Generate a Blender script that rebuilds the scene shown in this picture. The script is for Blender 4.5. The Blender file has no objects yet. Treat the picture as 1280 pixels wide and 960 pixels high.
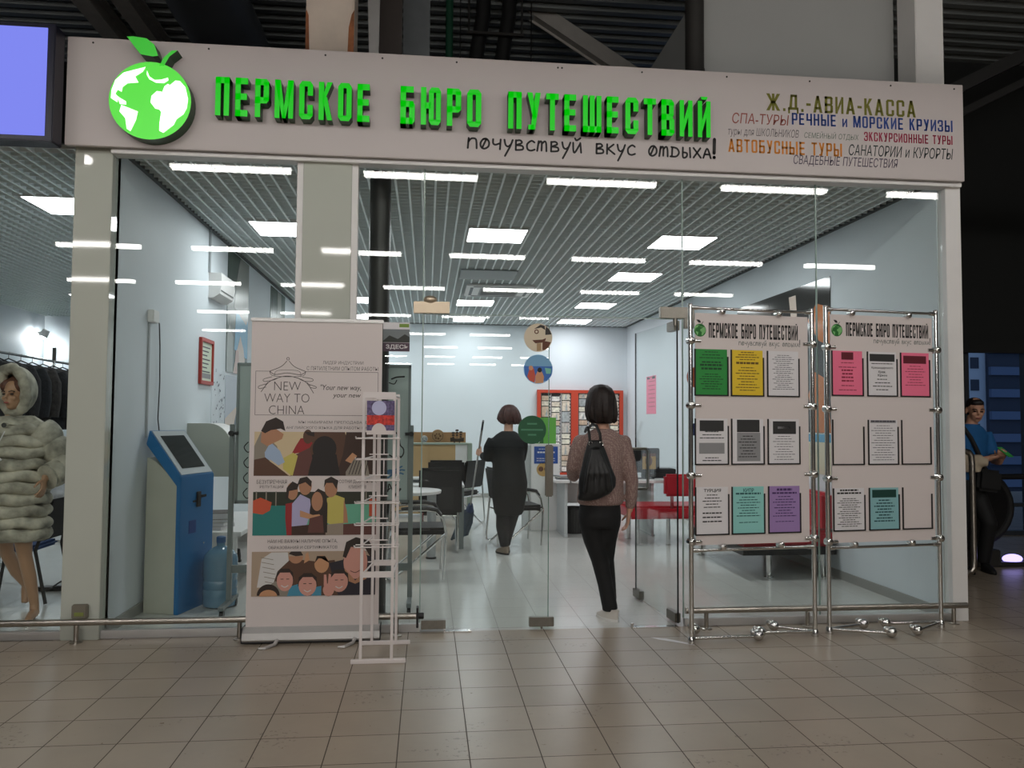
import bpy, bmesh, math, random
from mathutils import Matrix, Vector
random.seed(7)
S = bpy.context.scene
COL = S.collection
PI = math.pi

# ------------------------------------------------------------------ camera
def cam_axes(yaw, pitch, roll):
    cy, sy, cp, sp = math.cos(yaw), math.sin(yaw), math.cos(pitch), math.sin(pitch)
    f = Vector((sy*cp, cy*cp, sp)); r = Vector((cy, -sy, 0)); u = r.cross(f)
    c, s = math.cos(roll), math.sin(roll)
    return c*r+s*u, -s*r+c*u, f
cd = bpy.data.cameras.new('camera'); cam = bpy.data.objects.new('camera', cd); COL.objects.link(cam)
cr, cu, cf = cam_axes(0.1057228, 0.04651527, 0.00642522)
cam.matrix_world = Matrix(((cr.x, cu.x, -cf.x, 0), (cr.y, cu.y, -cf.y, 0), (cr.z, cu.z, -cf.z, 1.5), (0, 0, 0, 1)))
cd.sensor_width = 36; cd.lens = 990.985*36/1280; cd.clip_start = .05; cd.clip_end = 300
S.camera = cam

# ------------------------------------------------------------------ light levels
SHOP_PANEL = 18.0       # flush ceiling panels in the shop
MALL_LAMP = 30.0       # hanging strip lamps in the mall hall
W = bpy.data.worlds.new('dusk'); S.world = W; W.use_nodes = True
W.node_tree.nodes['Background'].inputs[0].default_value = (.20, .30, .5, 1)
W.node_tree.nodes['Background'].inputs[1].default_value = .75
S.view_settings.view_transform = 'Standard'
try: S.view_settings.look = 'None'
except Exception: pass
S.view_settings.exposure = 0.0; S.view_settings.gamma = 1; S.view_settings.use_curve_mapping = False
cy_ = S.cycles
cy_.max_bounces = 9; cy_.diffuse_bounces = 4; cy_.glossy_bounces = 4; cy_.transmission_bounces = 6
cy_.transparent_max_bounces = 24; cy_.caustics_reflective = False; cy_.caustics_refractive = False
cy_.sample_clamp_indirect = 6.0; cy_.use_denoising = True

# ------------------------------------------------------------------ materials
def lin(c):
    f = lambda v: v/12.92 if v <= .04045 else ((v+.055)/1.055)**2.4
    return tuple(f(v/255.) for v in c[:3])+(1,)
_M = {}
def M(name, c=(200, 200, 200), rough=.5, metal=0., emit=None, es=1., var=0., vscale=8., spec=.5, bump=0.):
    if name in _M: return _M[name]
    m = bpy.data.materials.new(name); m.use_nodes = True; _M[name] = m
    nt = m.node_tree; b = nt.nodes['Principled BSDF']
    b.inputs['Base Color'].default_value = lin(c); b.inputs['Roughness'].default_value = rough
    b.inputs['Metallic'].default_value = metal; b.inputs['Specular IOR Level'].default_value = spec
    if emit is not None:
        b.inputs['Emission Color'].default_value = lin(emit); b.inputs['Emission Strength'].default_value = es
    if var > 0 or bump > 0:
        tc = nt.nodes.new('ShaderNodeTexCoord'); n = nt.nodes.new('ShaderNodeTexNoise')
        n.inputs['Scale'].default_value = vscale; n.inputs['Detail'].default_value = 4
        nt.links.new(tc.outputs['Object'], n.inputs['Vector'])
        if var > 0:
            mx = nt.nodes.new('ShaderNodeMix'); mx.data_type = 'RGBA'
            a = lin(c); k1 = 1-var; k2 = 1+var
            mx.inputs[6].default_value = (a[0]*k1, a[1]*k1, a[2]*k1, 1)
            mx.inputs[7].default_value = (min(1, a[0]*k2), min(1, a[1]*k2), min(1, a[2]*k2), 1)
            mr = nt.nodes.new('ShaderNodeMapRange'); mr.inputs[1].default_value = .33; mr.inputs[2].default_value = .67; nt.links.new(n.outputs['Fac'], mr.inputs[0]); nt.links.new(mr.outputs[0], mx.inputs[0]); nt.links.new(mx.outputs[2], b.inputs['Base Color'])
        if bump > 0:
            bp = nt.nodes.new('ShaderNodeBump'); bp.inputs['Strength'].default_value = bump; bp.inputs['Distance'].default_value = .01
            nt.links.new(n.outputs['Fac'], bp.inputs['Height']); nt.links.new(bp.outputs['Normal'], b.inputs['Normal'])
    return m
def emitter(name, c, s):
    if name in _M: return _M[name]
    m = bpy.data.materials.new(name); m.use_nodes = True; _M[name] = m
    nt = m.node_tree; nt.nodes.clear()
    e = nt.nodes.new('ShaderNodeEmission'); o = nt.nodes.new('ShaderNodeOutputMaterial')
    e.inputs[0].default_value = lin(c); e.inputs[1].default_value = s
    nt.links.new(e.outputs[0], o.inputs[0]); return m
def glass_mat(name, tint=(251, 254, 253), f0=.025, haze=0.0):
    m = bpy.data.materials.new(name); m.use_nodes = True; _M[name] = m
    nt = m.node_tree; nt.nodes.clear()
    t = nt.nodes.new('ShaderNodeBsdfTransparent'); t.inputs[0].default_value = lin(tint)
    g = nt.nodes.new('ShaderNodeBsdfGlossy'); g.inputs['Roughness'].default_value = 0.0
    lw = nt.nodes.new('ShaderNodeLayerWeight'); lw.inputs[0].default_value = .5
    p = nt.nodes.new('ShaderNodeMath'); p.operation = 'POWER'; p.inputs[1].default_value = 5
    nt.links.new(lw.outputs['Facing'], p.inputs[0])
    a = nt.nodes.new('ShaderNodeMath'); a.operation = 'MULTIPLY_ADD'; a.inputs[1].default_value = 1-f0; a.inputs[2].default_value = f0
    nt.links.new(p.outputs[0], a.inputs[0])
    mx = nt.nodes.new('ShaderNodeMixShader'); nt.links.new(a.outputs[0], mx.inputs[0])
    nt.links.new(t.outputs[0], mx.inputs[1]); nt.links.new(g.outputs[0], mx.inputs[2])
    o = nt.nodes.new('ShaderNodeOutputMaterial'); nt.links.new(mx.outputs[0], o.inputs[0]); return m
def tile_floor(name, base, grout, rough, x0, y0, sx, sy, dirt=.12):
    m = bpy.data.materials.new(name); m.use_nodes = True; _M[name] = m
    nt = m.node_tree; N = nt.nodes.new; L = nt.links.new; b = nt.nodes['Principled BSDF']
    ge = N('ShaderNodeNewGeometry'); sp = N('ShaderNodeSeparateXYZ'); L(ge.outputs['Position'], sp.inputs[0])
    def mth(op, a, bb=None, c=None):
        n = N('ShaderNodeMath'); n.operation = op
        for i, v in enumerate((a, bb, c)):
            if v is None: continue
            if isinstance(v, (int, float)): n.inputs[i].default_value = v
            else: L(v, n.inputs[i])
        return n.outputs[0]
    us, fl = [], []
    for out, o0, s in ((sp.outputs[0], x0, sx), (sp.outputs[1], y0, sy)):
        q = mth('DIVIDE', mth('SUBTRACT', out, o0), s); fr = mth('FRACT', q)
        d = mth('MULTIPLY', mth('SUBTRACT', .5, mth('ABSOLUTE', mth('SUBTRACT', fr, .5))), s)
        us.append(d); fl.append(mth('FLOOR', q))
    d = mth('MINIMUM', us[0], us[1])
    line = mth('LESS_THAN', d, .0026)
    cv = N('ShaderNodeCombineXYZ'); L(fl[0], cv.inputs[0]); L(fl[1], cv.inputs[1])
    wn = N('ShaderNodeTexWhiteNoise'); wn.noise_dimensions = '3D'; L(cv.outputs[0], wn.inputs['Vector'])
    n1 = N('ShaderNodeTexNoise'); n1.inputs['Scale'].default_value = 3.2; n1.inputs['Detail'].default_value = 6; L(ge.outputs['Position'], n1.inputs['Vector'])
    n2 = N('ShaderNodeTexNoise'); n2.inputs['Scale'].default_value = 26; n2.inputs['Detail'].default_value = 5; L(ge.outputs['Position'], n2.inputs['Vector'])
    f = mth('ADD', mth('MULTIPLY', n1.outputs['Fac'], .5), mth('ADD', mth('MULTIPLY', n2.outputs['Fac'], .3), mth('MULTIPLY', wn.outputs['Value'], .2)))
    c1 = N('ShaderNodeMix'); c1.data_type = 'RGBA'; a = lin(base)
    c1.inputs[6].default_value = tuple(v*(1-dirt*1.6) for v in a[:3])+(1,); c1.inputs[7].default_value = tuple(v*(1+dirt*1.2) for v in a[:3])+(1,)
    L(f, c1.inputs[0])
    n3 = N('ShaderNodeTexNoise'); n3.inputs['Scale'].default_value = 2.1; n3.inputs['Detail'].default_value = 3; L(ge.outputs['Position'], n3.inputs['Vector'])
    n4 = N('ShaderNodeTexNoise'); n4.inputs['Scale'].default_value = 42; n4.inputs['Detail'].default_value = 6; L(ge.outputs['Position'], n4.inputs['Vector'])
    sp2 = mth('MULTIPLY', mth('GREATER_THAN', n3.outputs['Fac'], .60), mth('GREATER_THAN', n4.outputs['Fac'], .60))
    c3 = N('ShaderNodeMix'); c3.data_type = 'RGBA'; L(mth('MULTIPLY', sp2, dirt*2.4), c3.inputs[0]); L(c1.outputs[2], c3.inputs[6]); c3.inputs[7].default_value = lin(grout)
    c2 = N('ShaderNodeMix'); c2.data_type = 'RGBA'; L(line, c2.inputs[0]); L(c3.outputs[2], c2.inputs[6]); c2.inputs[7].default_value = lin(grout)
    L(c2.outputs[2], b.inputs['Base Color'])
    L(mth('ADD', mth('MULTIPLY', line, .4), mth('ADD', rough-.06, mth('MULTIPLY', n2.outputs['Fac'], .12))), b.inputs['Roughness'])
    bp = N('ShaderNodeBump'); bp.inputs['Strength'].default_value = .5; bp.inputs['Distance'].default_value = .002; bp.invert = True
    L(line, bp.inputs['Height']); L(bp.outputs[0], b.inputs['Normal'])
    return m

# ------------------------------------------------------------------ mesh builder
WM = {}
def frame_of(t, up=Vector((0, 0, 1))):
    t = t.normalized()
    a = up if abs(t.dot(up)) < .95 else Vector((1, 0, 0))
    u = a.cross(t).normalized(); v = t.cross(u); return u, v
class MB:
    def __init__(s): s.v = []; s.f = []; s.m = []; s.xf = None
    def add(s, vs, fs, m=0):
        o = len(s.v)
        for p in vs: s.v.append(tuple(s.xf @ Vector(p)) if s.xf else tuple(p))
        for f in fs: s.f.append(tuple(i+o for i in f)); s.m.append(m)
        return s
    def box(s, x0, x1, y0, y1, z0, z1, m=0):
        vs = [(x, y, z) for x in (x0, x1) for y in (y0, y1) for z in (z0, z1)]
        return s.add(vs, [(0, 1, 3, 2), (4, 6, 7, 5), (0, 4, 5, 1), (2, 3, 7, 6), (0, 2, 6, 4), (1, 5, 7, 3)], m)
    def cbox(s, c, d, m=0, rz=0, rx=0, ry=0):
        R_ = Matrix.Rotation(rz, 3, 'Z') @ Matrix.Rotation(ry, 3, 'Y') @ Matrix.Rotation(rx, 3, 'X')
        vs = [Vector(c)+R_ @ Vector((a*d[0]/2, b*d[1]/2, e*d[2]/2)) for a in (-1, 1) for b in (-1, 1) for e in (-1, 1)]
        return s.add(vs, [(0, 1, 3, 2), (4, 6, 7, 5), (0, 4, 5, 1), (2, 3, 7, 6), (0, 2, 6, 4), (1, 5, 7, 3)], m)
    def loft(s, rings, m=0, caps=True):
        n = len(rings[0]); vs = [p for r in rings for p in r]; fs = []
        for i in range(len(rings)-1):
            for j in range(n):
                k = (j+1) % n; fs.append((i*n+j, i*n+k, (i+1)*n+k, (i+1)*n+j))
        if caps: fs.append(tuple(range(n-1, -1, -1))); fs.append(tuple(range((len(rings)-1)*n, len(rings)*n)))
        return s.add(vs, fs, m)
    def cyl(s, p, q, r, r2=None, n=14, m=0):
        p, q = Vector(p), Vector(q); u, v = frame_of(q-p); r2 = r if r2 is None else r2
        return s.loft([[c+(u*math.cos(a)+v*math.sin(a))*rr for a in [2*PI*i/n for i in range(n)]] for c, rr in ((p, r), (q, r2))], m)
    def tube(s, pts, r, n=8, m=0, closed=False):
        P = [Vector(p) for p in pts]; rings = []
        rr = r if isinstance(r, (list, tuple)) else [r]*len(P)
        pu = None
        for i, p in enumerate(P):
            a = P[i-1] if i > 0 else (P[-1] if closed else p); b = P[i+1] if i < len(P)-1 else (P[0] if closed else p)
            t = (b-a).normalized()
            if pu is None: u, v = frame_of(t)
            else:
                u = (pu-t*pu.dot(t)); u = u.normalized() if u.length > 1e-5 else frame_of(t)[0]; v = t.cross(u)
            pu = u
            rings.append([p+(u*math.cos(2*PI*k/n)+v*math.sin(2*PI*k/n))*rr[i] for k in range(n)])
        if closed: rings.append(rings[0]); return s.loft(rings, m, False)
        return s.loft(rings, m)
    def lathe(s, prof, c=(0, 0, 0), n=24, m=0, caps=True):
        c = Vector(c)
        return s.loft([[c+Vector((r*math.cos(2*PI*k/n), r*math.sin(2*PI*k/n), z)) for k in range(n)] for r, z in prof], m, caps)
    def ell(s, c, rx, ry, rz, n=16, h=10, m=0):
        rings = []
        for i in range(h+1):
            t = -PI/2+PI*i/h; k = max(math.cos(t), .02)
            rings.append([(c[0]+rx*k*math.cos(2*PI*j/n), c[1]+ry*k*math.sin(2*PI*j/n), c[2]+rz*math.sin(t)) for j in range(n)])
        return s.loft(rings, m)
    def rings(s, L, n=20, m=0):       # horizontal elliptical rings (cx, cy, z, rx, ry)
        return s.loft([[(cx+rx*math.cos(2*PI*j/n), cy+ry*math.sin(2*PI*j/n), z) for j in range(n)] for cx, cy, z, rx, ry in L], m)
    def limb(s, L, n=12, m=0):        # (x, y, z, r)
        return s.tube([p[:3] for p in L], [p[3] for p in L], n, m)
    def prism(s, poly, y0, y1, m=0, ms=None):   # polygon in x-z, extruded in y; front face at y0
        n = len(poly)
        s.add([(x, y0, z) for x, z in poly], [tuple(range(n))], m)
        if abs(y1-y0) > 1e-7:
            k = m if ms is None else ms
            s.add([(x, y1, z) for x, z in poly], [tuple(range(n-1, -1, -1))], k)
            s.add([(x, y0, z) for x, z in poly]+[(x, y1, z) for x, z in poly], [(i, (i+1) % n, n+(i+1) % n, n+i) for i in range(n)], k)
        return s
    def quad(s, a, b, c, d, m=0): return s.add([a, b, c, d], [(0, 1, 2, 3)], m)
    def disc(s, cx, cz, rx, rz, y, m=0, n=28, a0=0, a1=2*PI):
        full = abs(a1-a0-2*PI) < 1e-6; k = n if full else n+1
        return s.add([(cx+rx*math.cos(a0+(a1-a0)*i/n), y, cz+rz*math.sin(a0+(a1-a0)*i/n)) for i in range(k)], [tuple(range(k))], m)
    def stroke(s, pts, w, y, m=0, smooth=True, curve=True):   # flat pen stroke in x-z
        P = [Vector((p[0], p[1])) for p in pts]
        if curve and len(P) > 2:
            Q = []
            for i in range(len(P)-1):
                p0 = P[max(i-1, 0)]; p1 = P[i]; p2 = P[i+1]; p3 = P[min(i+2, len(P)-1)]
                for k in range(5):
                    t = k/5.; Q.append(.5*((2*p1)+(-p0+p2)*t+(2*p0-5*p1+4*p2-p3)*t*t+(-p0+3*p1-3*p2+p3)*t**3))
            Q.append(P[-1]); P = Q
        L, R_ = [], []
        for i, p in enumerate(P):
            t = (P[min(i+1, len(P)-1)]-P[max(i-1, 0)]); t = t.normalized() if t.length > 1e-9 else Vector((1, 0))
            nn = Vector((-t.y, t.x))*w/2; L.append(p+nn); R_.append(p-nn)
        n = len(P)
        s.add([(p.x, y, p.y) for p in L]+[(p.x, y, p.y) for p in R_], [(i, i+1, n+i+1, n+i) for i in range(n-1)], m)
        for p in (P[0], P[-1]): s.disc(p.x, p.y, w/2, w/2, y, m, 8)
        return s
    def mesh(s, name, mats, smooth=True, bevel=0, recalc=True, off=None):
        me = bpy.data.meshes.new(name)
        vs = s.v if off is None else [tuple(off @ Vector(p)) for p in s.v]
        me.from_pydata(vs, [], s.f)
        for m in mats: me.materials.append(m)
        if len(mats) > 1: me.polygons.foreach_set('material_index', s.m)
        if recalc or bevel:
            bm = bmesh.new(); bm.from_mesh(me)
            if bevel:
                bmesh.ops.remove_doubles(bm, verts=bm.verts, dist=1e-6)
                ed = [e for e in bm.edges if len(e.link_faces) == 2 and e.calc_face_angle() > .5]
                bmesh.ops.bevel(bm, geom=ed, offset=bevel, segments=2, affect='EDGES', clamp_overlap=True)
            if recalc: bmesh.ops.recalc_face_normals(bm, faces=bm.faces)
            bm.to_mesh(me); bm.free()
        if smooth:
            me.polygons.foreach_set('use_smooth', [True]*len(me.polygons)); me.set_sharp_from_angle(angle=.6)
        me.update(); return me
    def build(s, name, mats, parent=None, local=False, smooth=True, bevel=0, recalc=True):
        if not isinstance(mats, (list, tuple)): mats = [mats]
        off = None
        if parent is not None and not local: off = WM[parent.name].inverted()
        o = bpy.data.objects.new(name, s.mesh(name, mats, smooth, bevel, recalc, off)); COL.objects.link(o)
        if parent is not None: o.parent = parent; WM[o.name] = WM[parent.name].copy()
        else: WM[o.name] = Matrix.Identity(4)
        return o
def tag(o, label, cat, group=None, kind=None):
    o['label'] = label; o['category'] = cat
    if group: o['group'] = group
    if kind: o['kind'] = kind
    return o
def thing(name, label, cat, loc=(0, 0, 0), rz=0, group=None):
    o = bpy.data.objects.new(name, None); COL.objects.link(o); o.empty_display_size = .1
    o.location = loc; o.rotation_euler = (0, 0, rz)
    WM[o.name] = Matrix.Translation(loc) @ Matrix.Rotation(rz, 4, 'Z')
    return tag(o, label, cat, group)
def struct(o): o['kind'] = 'structure'; return o
def solo(mb, name, mats, label, cat, group=None, loc=None, **k):   # a thing of one mesh; origin at its lowest middle
    xs = [p[0] for p in mb.v]; ys = [p[1] for p in mb.v]; zs = [p[2] for p in mb.v]
    c = loc or ((min(xs)+max(xs))/2, (min(ys)+max(ys))/2, min(zs))
    mb.v = [(a-c[0], b-c[1], d-c[2]) for a, b, d in mb.v]
    o = mb.build(name, mats, None, True, **k); o.location = c; WM[o.name] = Matrix.Translation(c)
    return tag(o, label, cat, group)
def dup(root, loc, rz=None, label=None, group=None):
    r = root.copy(); COL.objects.link(r); r.location = loc
    if rz is not None: r.rotation_euler = (0, 0, rz)
    if label: r['label'] = label
    if group: r['group'] = group
    WM[r.name] = Matrix.Translation(loc) @ Matrix.Rotation(r.rotation_euler.z, 4, 'Z')
    for ch in list(root.children):
        c = ch.copy(); COL.objects.link(c); c.parent = r
        for g in list(ch.children):
            d = g.copy(); COL.objects.link(d); d.parent = c
    return r

# ------------------------------------------------------------------ lettering
_T = {}
def glyphs(t, bold=0.):
    if (t, bold) in _T: return _T[(t, bold)]
    cu_ = bpy.data.curves.new('t', 'FONT'); cu_.body = t; cu_.size = 1; cu_.offset = bold; cu_.resolution_u = 3
    o = bpy.data.objects.new('t', cu_); COL.objects.link(o)
    dg = bpy.context.evaluated_depsgraph_get(); dg.update()
    me = bpy.data.meshes.new_from_object(o.evaluated_get(dg))
    vs = [(v.co.x, v.co.y) for v in me.vertices]; fs = [tuple(p.vertices) for p in me.polygons]
    bpy.data.objects.remove(o); bpy.data.curves.remove(cu_); bpy.data.meshes.remove(me)
    _T[(t, bold)] = (vs, fs); return vs, fs
def text(mb, t, x0, x1, z0, z1, y, m=0, bold=0., shear=0., cap=True):
    vs, fs = glyphs(t, bold)
    if not vs: return
    a0 = min(p[0] for p in vs); a1 = max(p[0] for p in vs); b0 = min(p[1] for p in vs); b1 = max(p[1] for p in vs)
    kx = (x1-x0)/(a1-a0); kz = (z1-z0)/(b1-b0)
    mb.add([(x0+(p[0]-a0)*kx+shear*(p[1]-b0)*kz, y, z0+(p[1]-b0)*kz) for p in vs], fs, m)
def RC(a, b, c, d): return [(a, b), (c, b), (c, d), (a, d)]
def OO(x0, x1, t, b):     # rounded ring as convex pieces
    w = x1-x0; k = .2*w
    return [RC(x0, .1, x0+t, .9), RC(x1-t, .1, x1, .9), [(x0, .9), (x0, .86), (x1, .86), (x1, .9), (x1-k, 1), (x0+k, 1)],
            [(x0, .1), (x0+k, 0), (x1-k, 0), (x1, .1), (x1, .14), (x0, .14)]]
def BLK(t_, b_):
    D = {
     'П': [RC(0, 0, t_, 1), RC(1-t_, 0, 1, 1), RC(0, 1-b_, 1, 1)],
     'Е': [RC(0, 0, t_, 1), RC(0, 0, .9, b_), RC(0, .43, .84, .43+b_), RC(0, 1-b_, .9, 1)],
     'Р': [RC(0, 0, t_, 1), [(0, 1-b_), (1, 1-b_), (1, .92), (.82, 1), (0, 1)], [(0, .36), (.82, .36), (1, .44), (1, .36+b_), (0, .36+b_)], RC(1-t_, .44, 1, .92)],
     'М': [RC(0, 0, t_*.7, 1), RC(1-t_*.7, 0, 1, 1), [(0, 1), (.41, 0), (.59, 0), (.30, 1)], [(1, 1), (.70, 1), (.41, 0), (.59, 0)]],
     'С': [RC(0, .1, t_, .9)]+OO(0, 1, t_, b_)[2:]+[RC(1-t_, .62, 1, .9), RC(1-t_, .1, 1, .38)],
     'К': [RC(0, 0, t_, 1), [(.3, .4), (1, 1), (.62, 1), (.3, .62)], [(.32, .5), (.6, .62), (1, 0), (.64, 0)]],
     'О': OO(0, 1, t_, b_),
     'Б': [RC(0, 0, t_, 1), RC(0, 1-b_, .92, 1), RC(0, .45, .9, .45+b_), RC(0, 0, .85, b_), [(1-t_, 0), (.85, 0), (1, .08), (1, .52), (.85, .6), (1-t_, .6)]],
     'Ю': [RC(0, 0, t_*.7, 1), RC(.2, .43, .5, .43+b_)]+OO(.4, 1, t_*.64, b_),
     'У': [[(0, 1), (t_, 1), (.72, .34), (.46, .26)], [(1-t_, 1), (1, 1), (.6, 0), (.24, 0)], RC(.08, 0, .5, .13)],
     'Т': [RC(0, 1-b_, 1, 1), RC(.5-t_/2, 0, .5+t_/2, 1)],
     'Ш': [RC(0, 0, t_*.68, 1), RC(.5-t_*.34, 0, .5+t_*.34, 1), RC(1-t_*.68, 0, 1, 1), RC(0, 0, 1, b_)],
     'В': [RC(0, 0, t_, 1), [(0, 1-b_), (1, 1-b_), (.97, .92), (.8, 1), (0, 1)], RC(0, .43, .9, .43+b_), [(0, 0), (.84, 0), (1, .08), (1, b_), (0, b_)], RC(1-t_, .08, 1, .46), RC(1-t_-.02, .55, .96, .92)],
     'И': [RC(0, 0, t_*.88, 1), RC(1-t_*.88, 0, 1, 1), [(.29, .08), (.29, .4), (.71, .92), (.71, .6)]],
     'Ж': [RC(.5-t_*.3, 0, .5+t_*.3, 1)]+[[(x(0), y(1)), (x(.24), y(1)), (x(.5), y(.52)), (x(.40), y(.40))] for x in (lambda v: v, lambda v: 1-v) for y in (lambda v: v, lambda v: 1-v)],
     'Д': [RC(0, .1, 1, .25), RC(0, -.12, .17, .2), RC(.83, -.12, 1, .2), [(.10, .2), (.36, .2), (.46, 1), (.24, 1)], RC(.88-t_*.8, .2, .88, 1), RC(.24, 1-b_, .88, 1)],
     'А': [[(0, 0), (.29, 0), (.64, 1), (.36, 1)], [(1, 0), (.71, 0), (.36, 1), (.64, 1)], RC(.22, .2, .78, .34)],
     'Ч': [RC(0, .46, t_, 1), RC(1-t_, 0, 1, 1), RC(0, .38, 1, .38+b_)],
     'Н': [RC(0, 0, t_, 1), RC(1-t_, 0, 1, 1), RC(0, .43, 1, .43+b_)],
     'Ы': [RC(0, 0, t_*.7, 1), RC(0, 0, .56, b_), RC(0, .43, .56, .43+b_), [(.64-t_*.7, 0), (.56, 0), (.64, .07), (.64, .5), (.56, .58), (.64-t_*.7, .58)], RC(1-t_*.7, 0, 1, 1)],
     'З': OO(0, 1, t_, b_)[2:]+[RC(.3, .43, .86, .43+b_), RC(1-t_, .08, 1, .45), RC(1-t_-.02, .54, .97, .92), RC(0, .68, t_*.9, .9), RC(0, .1, t_*.9, .32)],
     'Э': OO(0, 1, t_, b_)[2:]+[RC(1-t_, .1, 1, .9), RC(.3, .43, .9, .43+b_), RC(0, .68, t_*.9, .9), RC(0, .1, t_*.9, .32)],
     '.': [RC(.1, 0, .9, .17)], '-': [RC(0, .38, 1, .53)]}
    D['Й'] = D['И']+[[(.22, 1.12), (.3, 1.04), (.7, 1.04), (.78, 1.12), (.62, 1.12), (.38, 1.12)]]
    D['и'] = [[(a, b*.7) for a, b in q] for q in D['И']]
    return D
BLOCK = BLK(.385, .165); BOLD = BLK(.31, .145)
WIDE = {'М': 1.35, 'Ш': 1.4, 'Ю': 1.4, ' ': 1.0, 'Т': .95, 'Ж': 1.7, 'Д': 1.25, 'А': 1.12, 'Ы': 1.45, '.': .36, '-': .55, 'и': .85}
def block_line(t, x0, x1, gap=.42, space=1.2):
    tot = sum((space if c == ' ' else WIDE.get(c, 1)+gap) for c in t)-gap
    k = (x1-x0)/tot; x = x0; out = []
    for c in t:
        if c == ' ': x += space*k; continue
        w = WIDE.get(c, 1)*k; out.append((c, x, w)); x += w+gap*k
    return out
PEN = {
 'п': (.9, [[(.1, 1.02), (.02, 0)], [(.06, .62), (.3, .95), (.6, 1.0), (.78, .8), (.82, 0)]]),
 'о': (.95, [[(.75, .9), (.4, 1), (.1, .6), (.15, .15), (.45, 0), (.8, .25), (.85, .7), (.6, 1.02), (.3, .95)], [(.6, .95), (.25, .1)]]),
 'ч': (.85, [[(.1, 1), (.1, .6), (.3, .45), (.7, .6)], [(.78, 1), (.72, 0)]]),
 'у': (.85, [[(.1, 1), (.2, .5), (.42, .32), (.65, .5)], [(.85, 1), (.6, .3), (.15, -.65)]]),
 'в': (.85, [[(.12, 1), (.1, 0)], [(.1, .95), (.5, 1), (.65, .75), (.15, .5)], [(.15, .5), (.7, .42), (.72, .08), (.1, .0)]]),
 'с': (.85, [[(.78, .85), (.5, 1), (.12, .65), (.15, .15), (.45, 0), (.8, .12)]]),
 'т': (1.0, [[(.0, 0), (.14, 1)], [(.12, .75), (.32, 1), (.42, .8), (.4, .05)], [(.44, .75), (.68, 1), (.82, .8), (.85, 0)]]),
 'й': (.9, [[(.08, 1), (.1, .2), (.25, .02), (.72, .9)], [(.74, 1), (.82, 0)], [(.25, 1.45), (.4, 1.25), (.75, 1.5)]]),
 'к': (.85, [[(.12, 1), (.1, 0)], [(.75, 1), (.14, .48)], [(.2, .52), (.85, 0)]]),
 'д': (.95, [[(.15, .95), (.1, 0)], [(-.05, .02), (.55, .05), (.82, .45), (.6, .88), (.05, 1)]]),
 'ы': (.95, [[(.1, 1), (.1, 0), (.45, .05), (.5, .42), (.12, .5)], [(.8, 1), (.85, 0)]]),
 'х': (.85, [[(.05, 1), (.8, 0)], [(.75, 1), (.05, 0)]]),
 'а': (.85, [[(.02, 0), (.42, 1), (.78, 0)], [(.15, .38), (.66, .38)]]),
 '!': (.4, [[(.15, 2.0), (.1, .55)], [(.1, .1), (.12, .12)]]), ' ': (.7, [])}
def pen_line(mb, t, x0, x1, z, h, y, w, m=0):
    tot = sum(PEN[c][0]+.18 for c in t)-.18; k = (x1-x0)/tot; x = x0
    for c in t:
        wd, st = PEN[c]
        for q in st: mb.stroke([(x+p[0]*k, z+p[1]*h) for p in q], w*(1.8 if c == '!' else 1), y, m)
        x += (wd+.18)*k
LOGO = {  # shapes in units of the disc's radius
 'america': [(400, 308), (330, 330), (240, 360), (180, 420), (155, 500), (152, 560), (200, 590), (205, 548), (182, 525), (200, 492), (228, 508), (235, 470), (270, 440), (350, 430), (325, 385), (380, 345)],
 'isthmus': [(200, 545), (225, 560), (262, 580), (265, 605), (218, 602)],
 'south': [(230, 610), (352, 655), (340, 720), (302, 808), (275, 790), (262, 710), (218, 660)],
 'arc': [(412, 335), (430, 380), (470, 405), (520, 400), (568, 383), (572, 402), (540, 425), (480, 425), (430, 400), (410, 365)],
 'africa': [(570, 430), (585, 440), (625, 402), (660, 405), (700, 450), (722, 540), (715, 610), (690, 660), (640, 700), (620, 745), (585, 775), (545, 810), (515, 795), (515, 740), (525, 650), (510, 630), (480, 625), (445, 580), (450, 530), (490, 490), (530, 495), (545, 450)],
 'leaf': [(255, 78), (300, 74), (400, 84), (460, 130), (490, 215), (450, 222), (360, 210), (310, 150)],
 'stem': [(500, 292), (530, 228), (590, 168), (634, 165), (575, 215), (535, 292)]}
def logo_poly(k, cx, cz, r): return [(cx+(x-440)/305.*r, cz+(565-y)/300.*r) for x, y in LOGO[k]]
# ------------------------------------------------------------------ shared materials
m_white = M('white_paint', (226, 224, 222), .45, var=.03, vscale=3)
m_wall = M('shop_wall_paint', (214, 221, 226), .6, var=.02, vscale=1.5)
m_gloss = M('glossy_cladding', (190, 194, 184), .035, var=.02, vscale=2)
m_alu = M('aluminium', (200, 198, 196), .38, .6, var=.03)
m_steel = M('brushed_steel', (178, 172, 164), .28, 1., var=.08, vscale=30)
m_chrome = M('chrome', (215, 214, 212), .14, 1.)
m_black = M('black_plastic', (22, 22, 24), .45)
m_rubber = M('black_rubber', (14, 14, 15), .7)
m_dark = M('dark_steel', (48, 46, 44), .6, .3, var=.1)
m_leather = M('black_leatherette', (11, 12, 14), .5, var=.15, vscale=20, spec=.35)
m_hallwall = M('mall_wall', (120, 118, 116), .7, var=.05, vscale=1)
m_glass = glass_mat('clear_glass')
m_green_edge = M('glass_edge', (96, 130, 118), .2)
m_letter = M('lit_green_acrylic', (4, 112, 10), .35, emit=(2, 190, 8), es=.78)
m_letter_side = M('dark_green_side', (2, 62, 20), .35)
m_print = M('white_print', (216, 206, 203), .55)
m_paper = M('white_paper', (222, 219, 221), .6)
m_ink = M('black_ink', (26, 24, 24), .6)
FY = 5.76      # plane of the shop glazing

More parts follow.
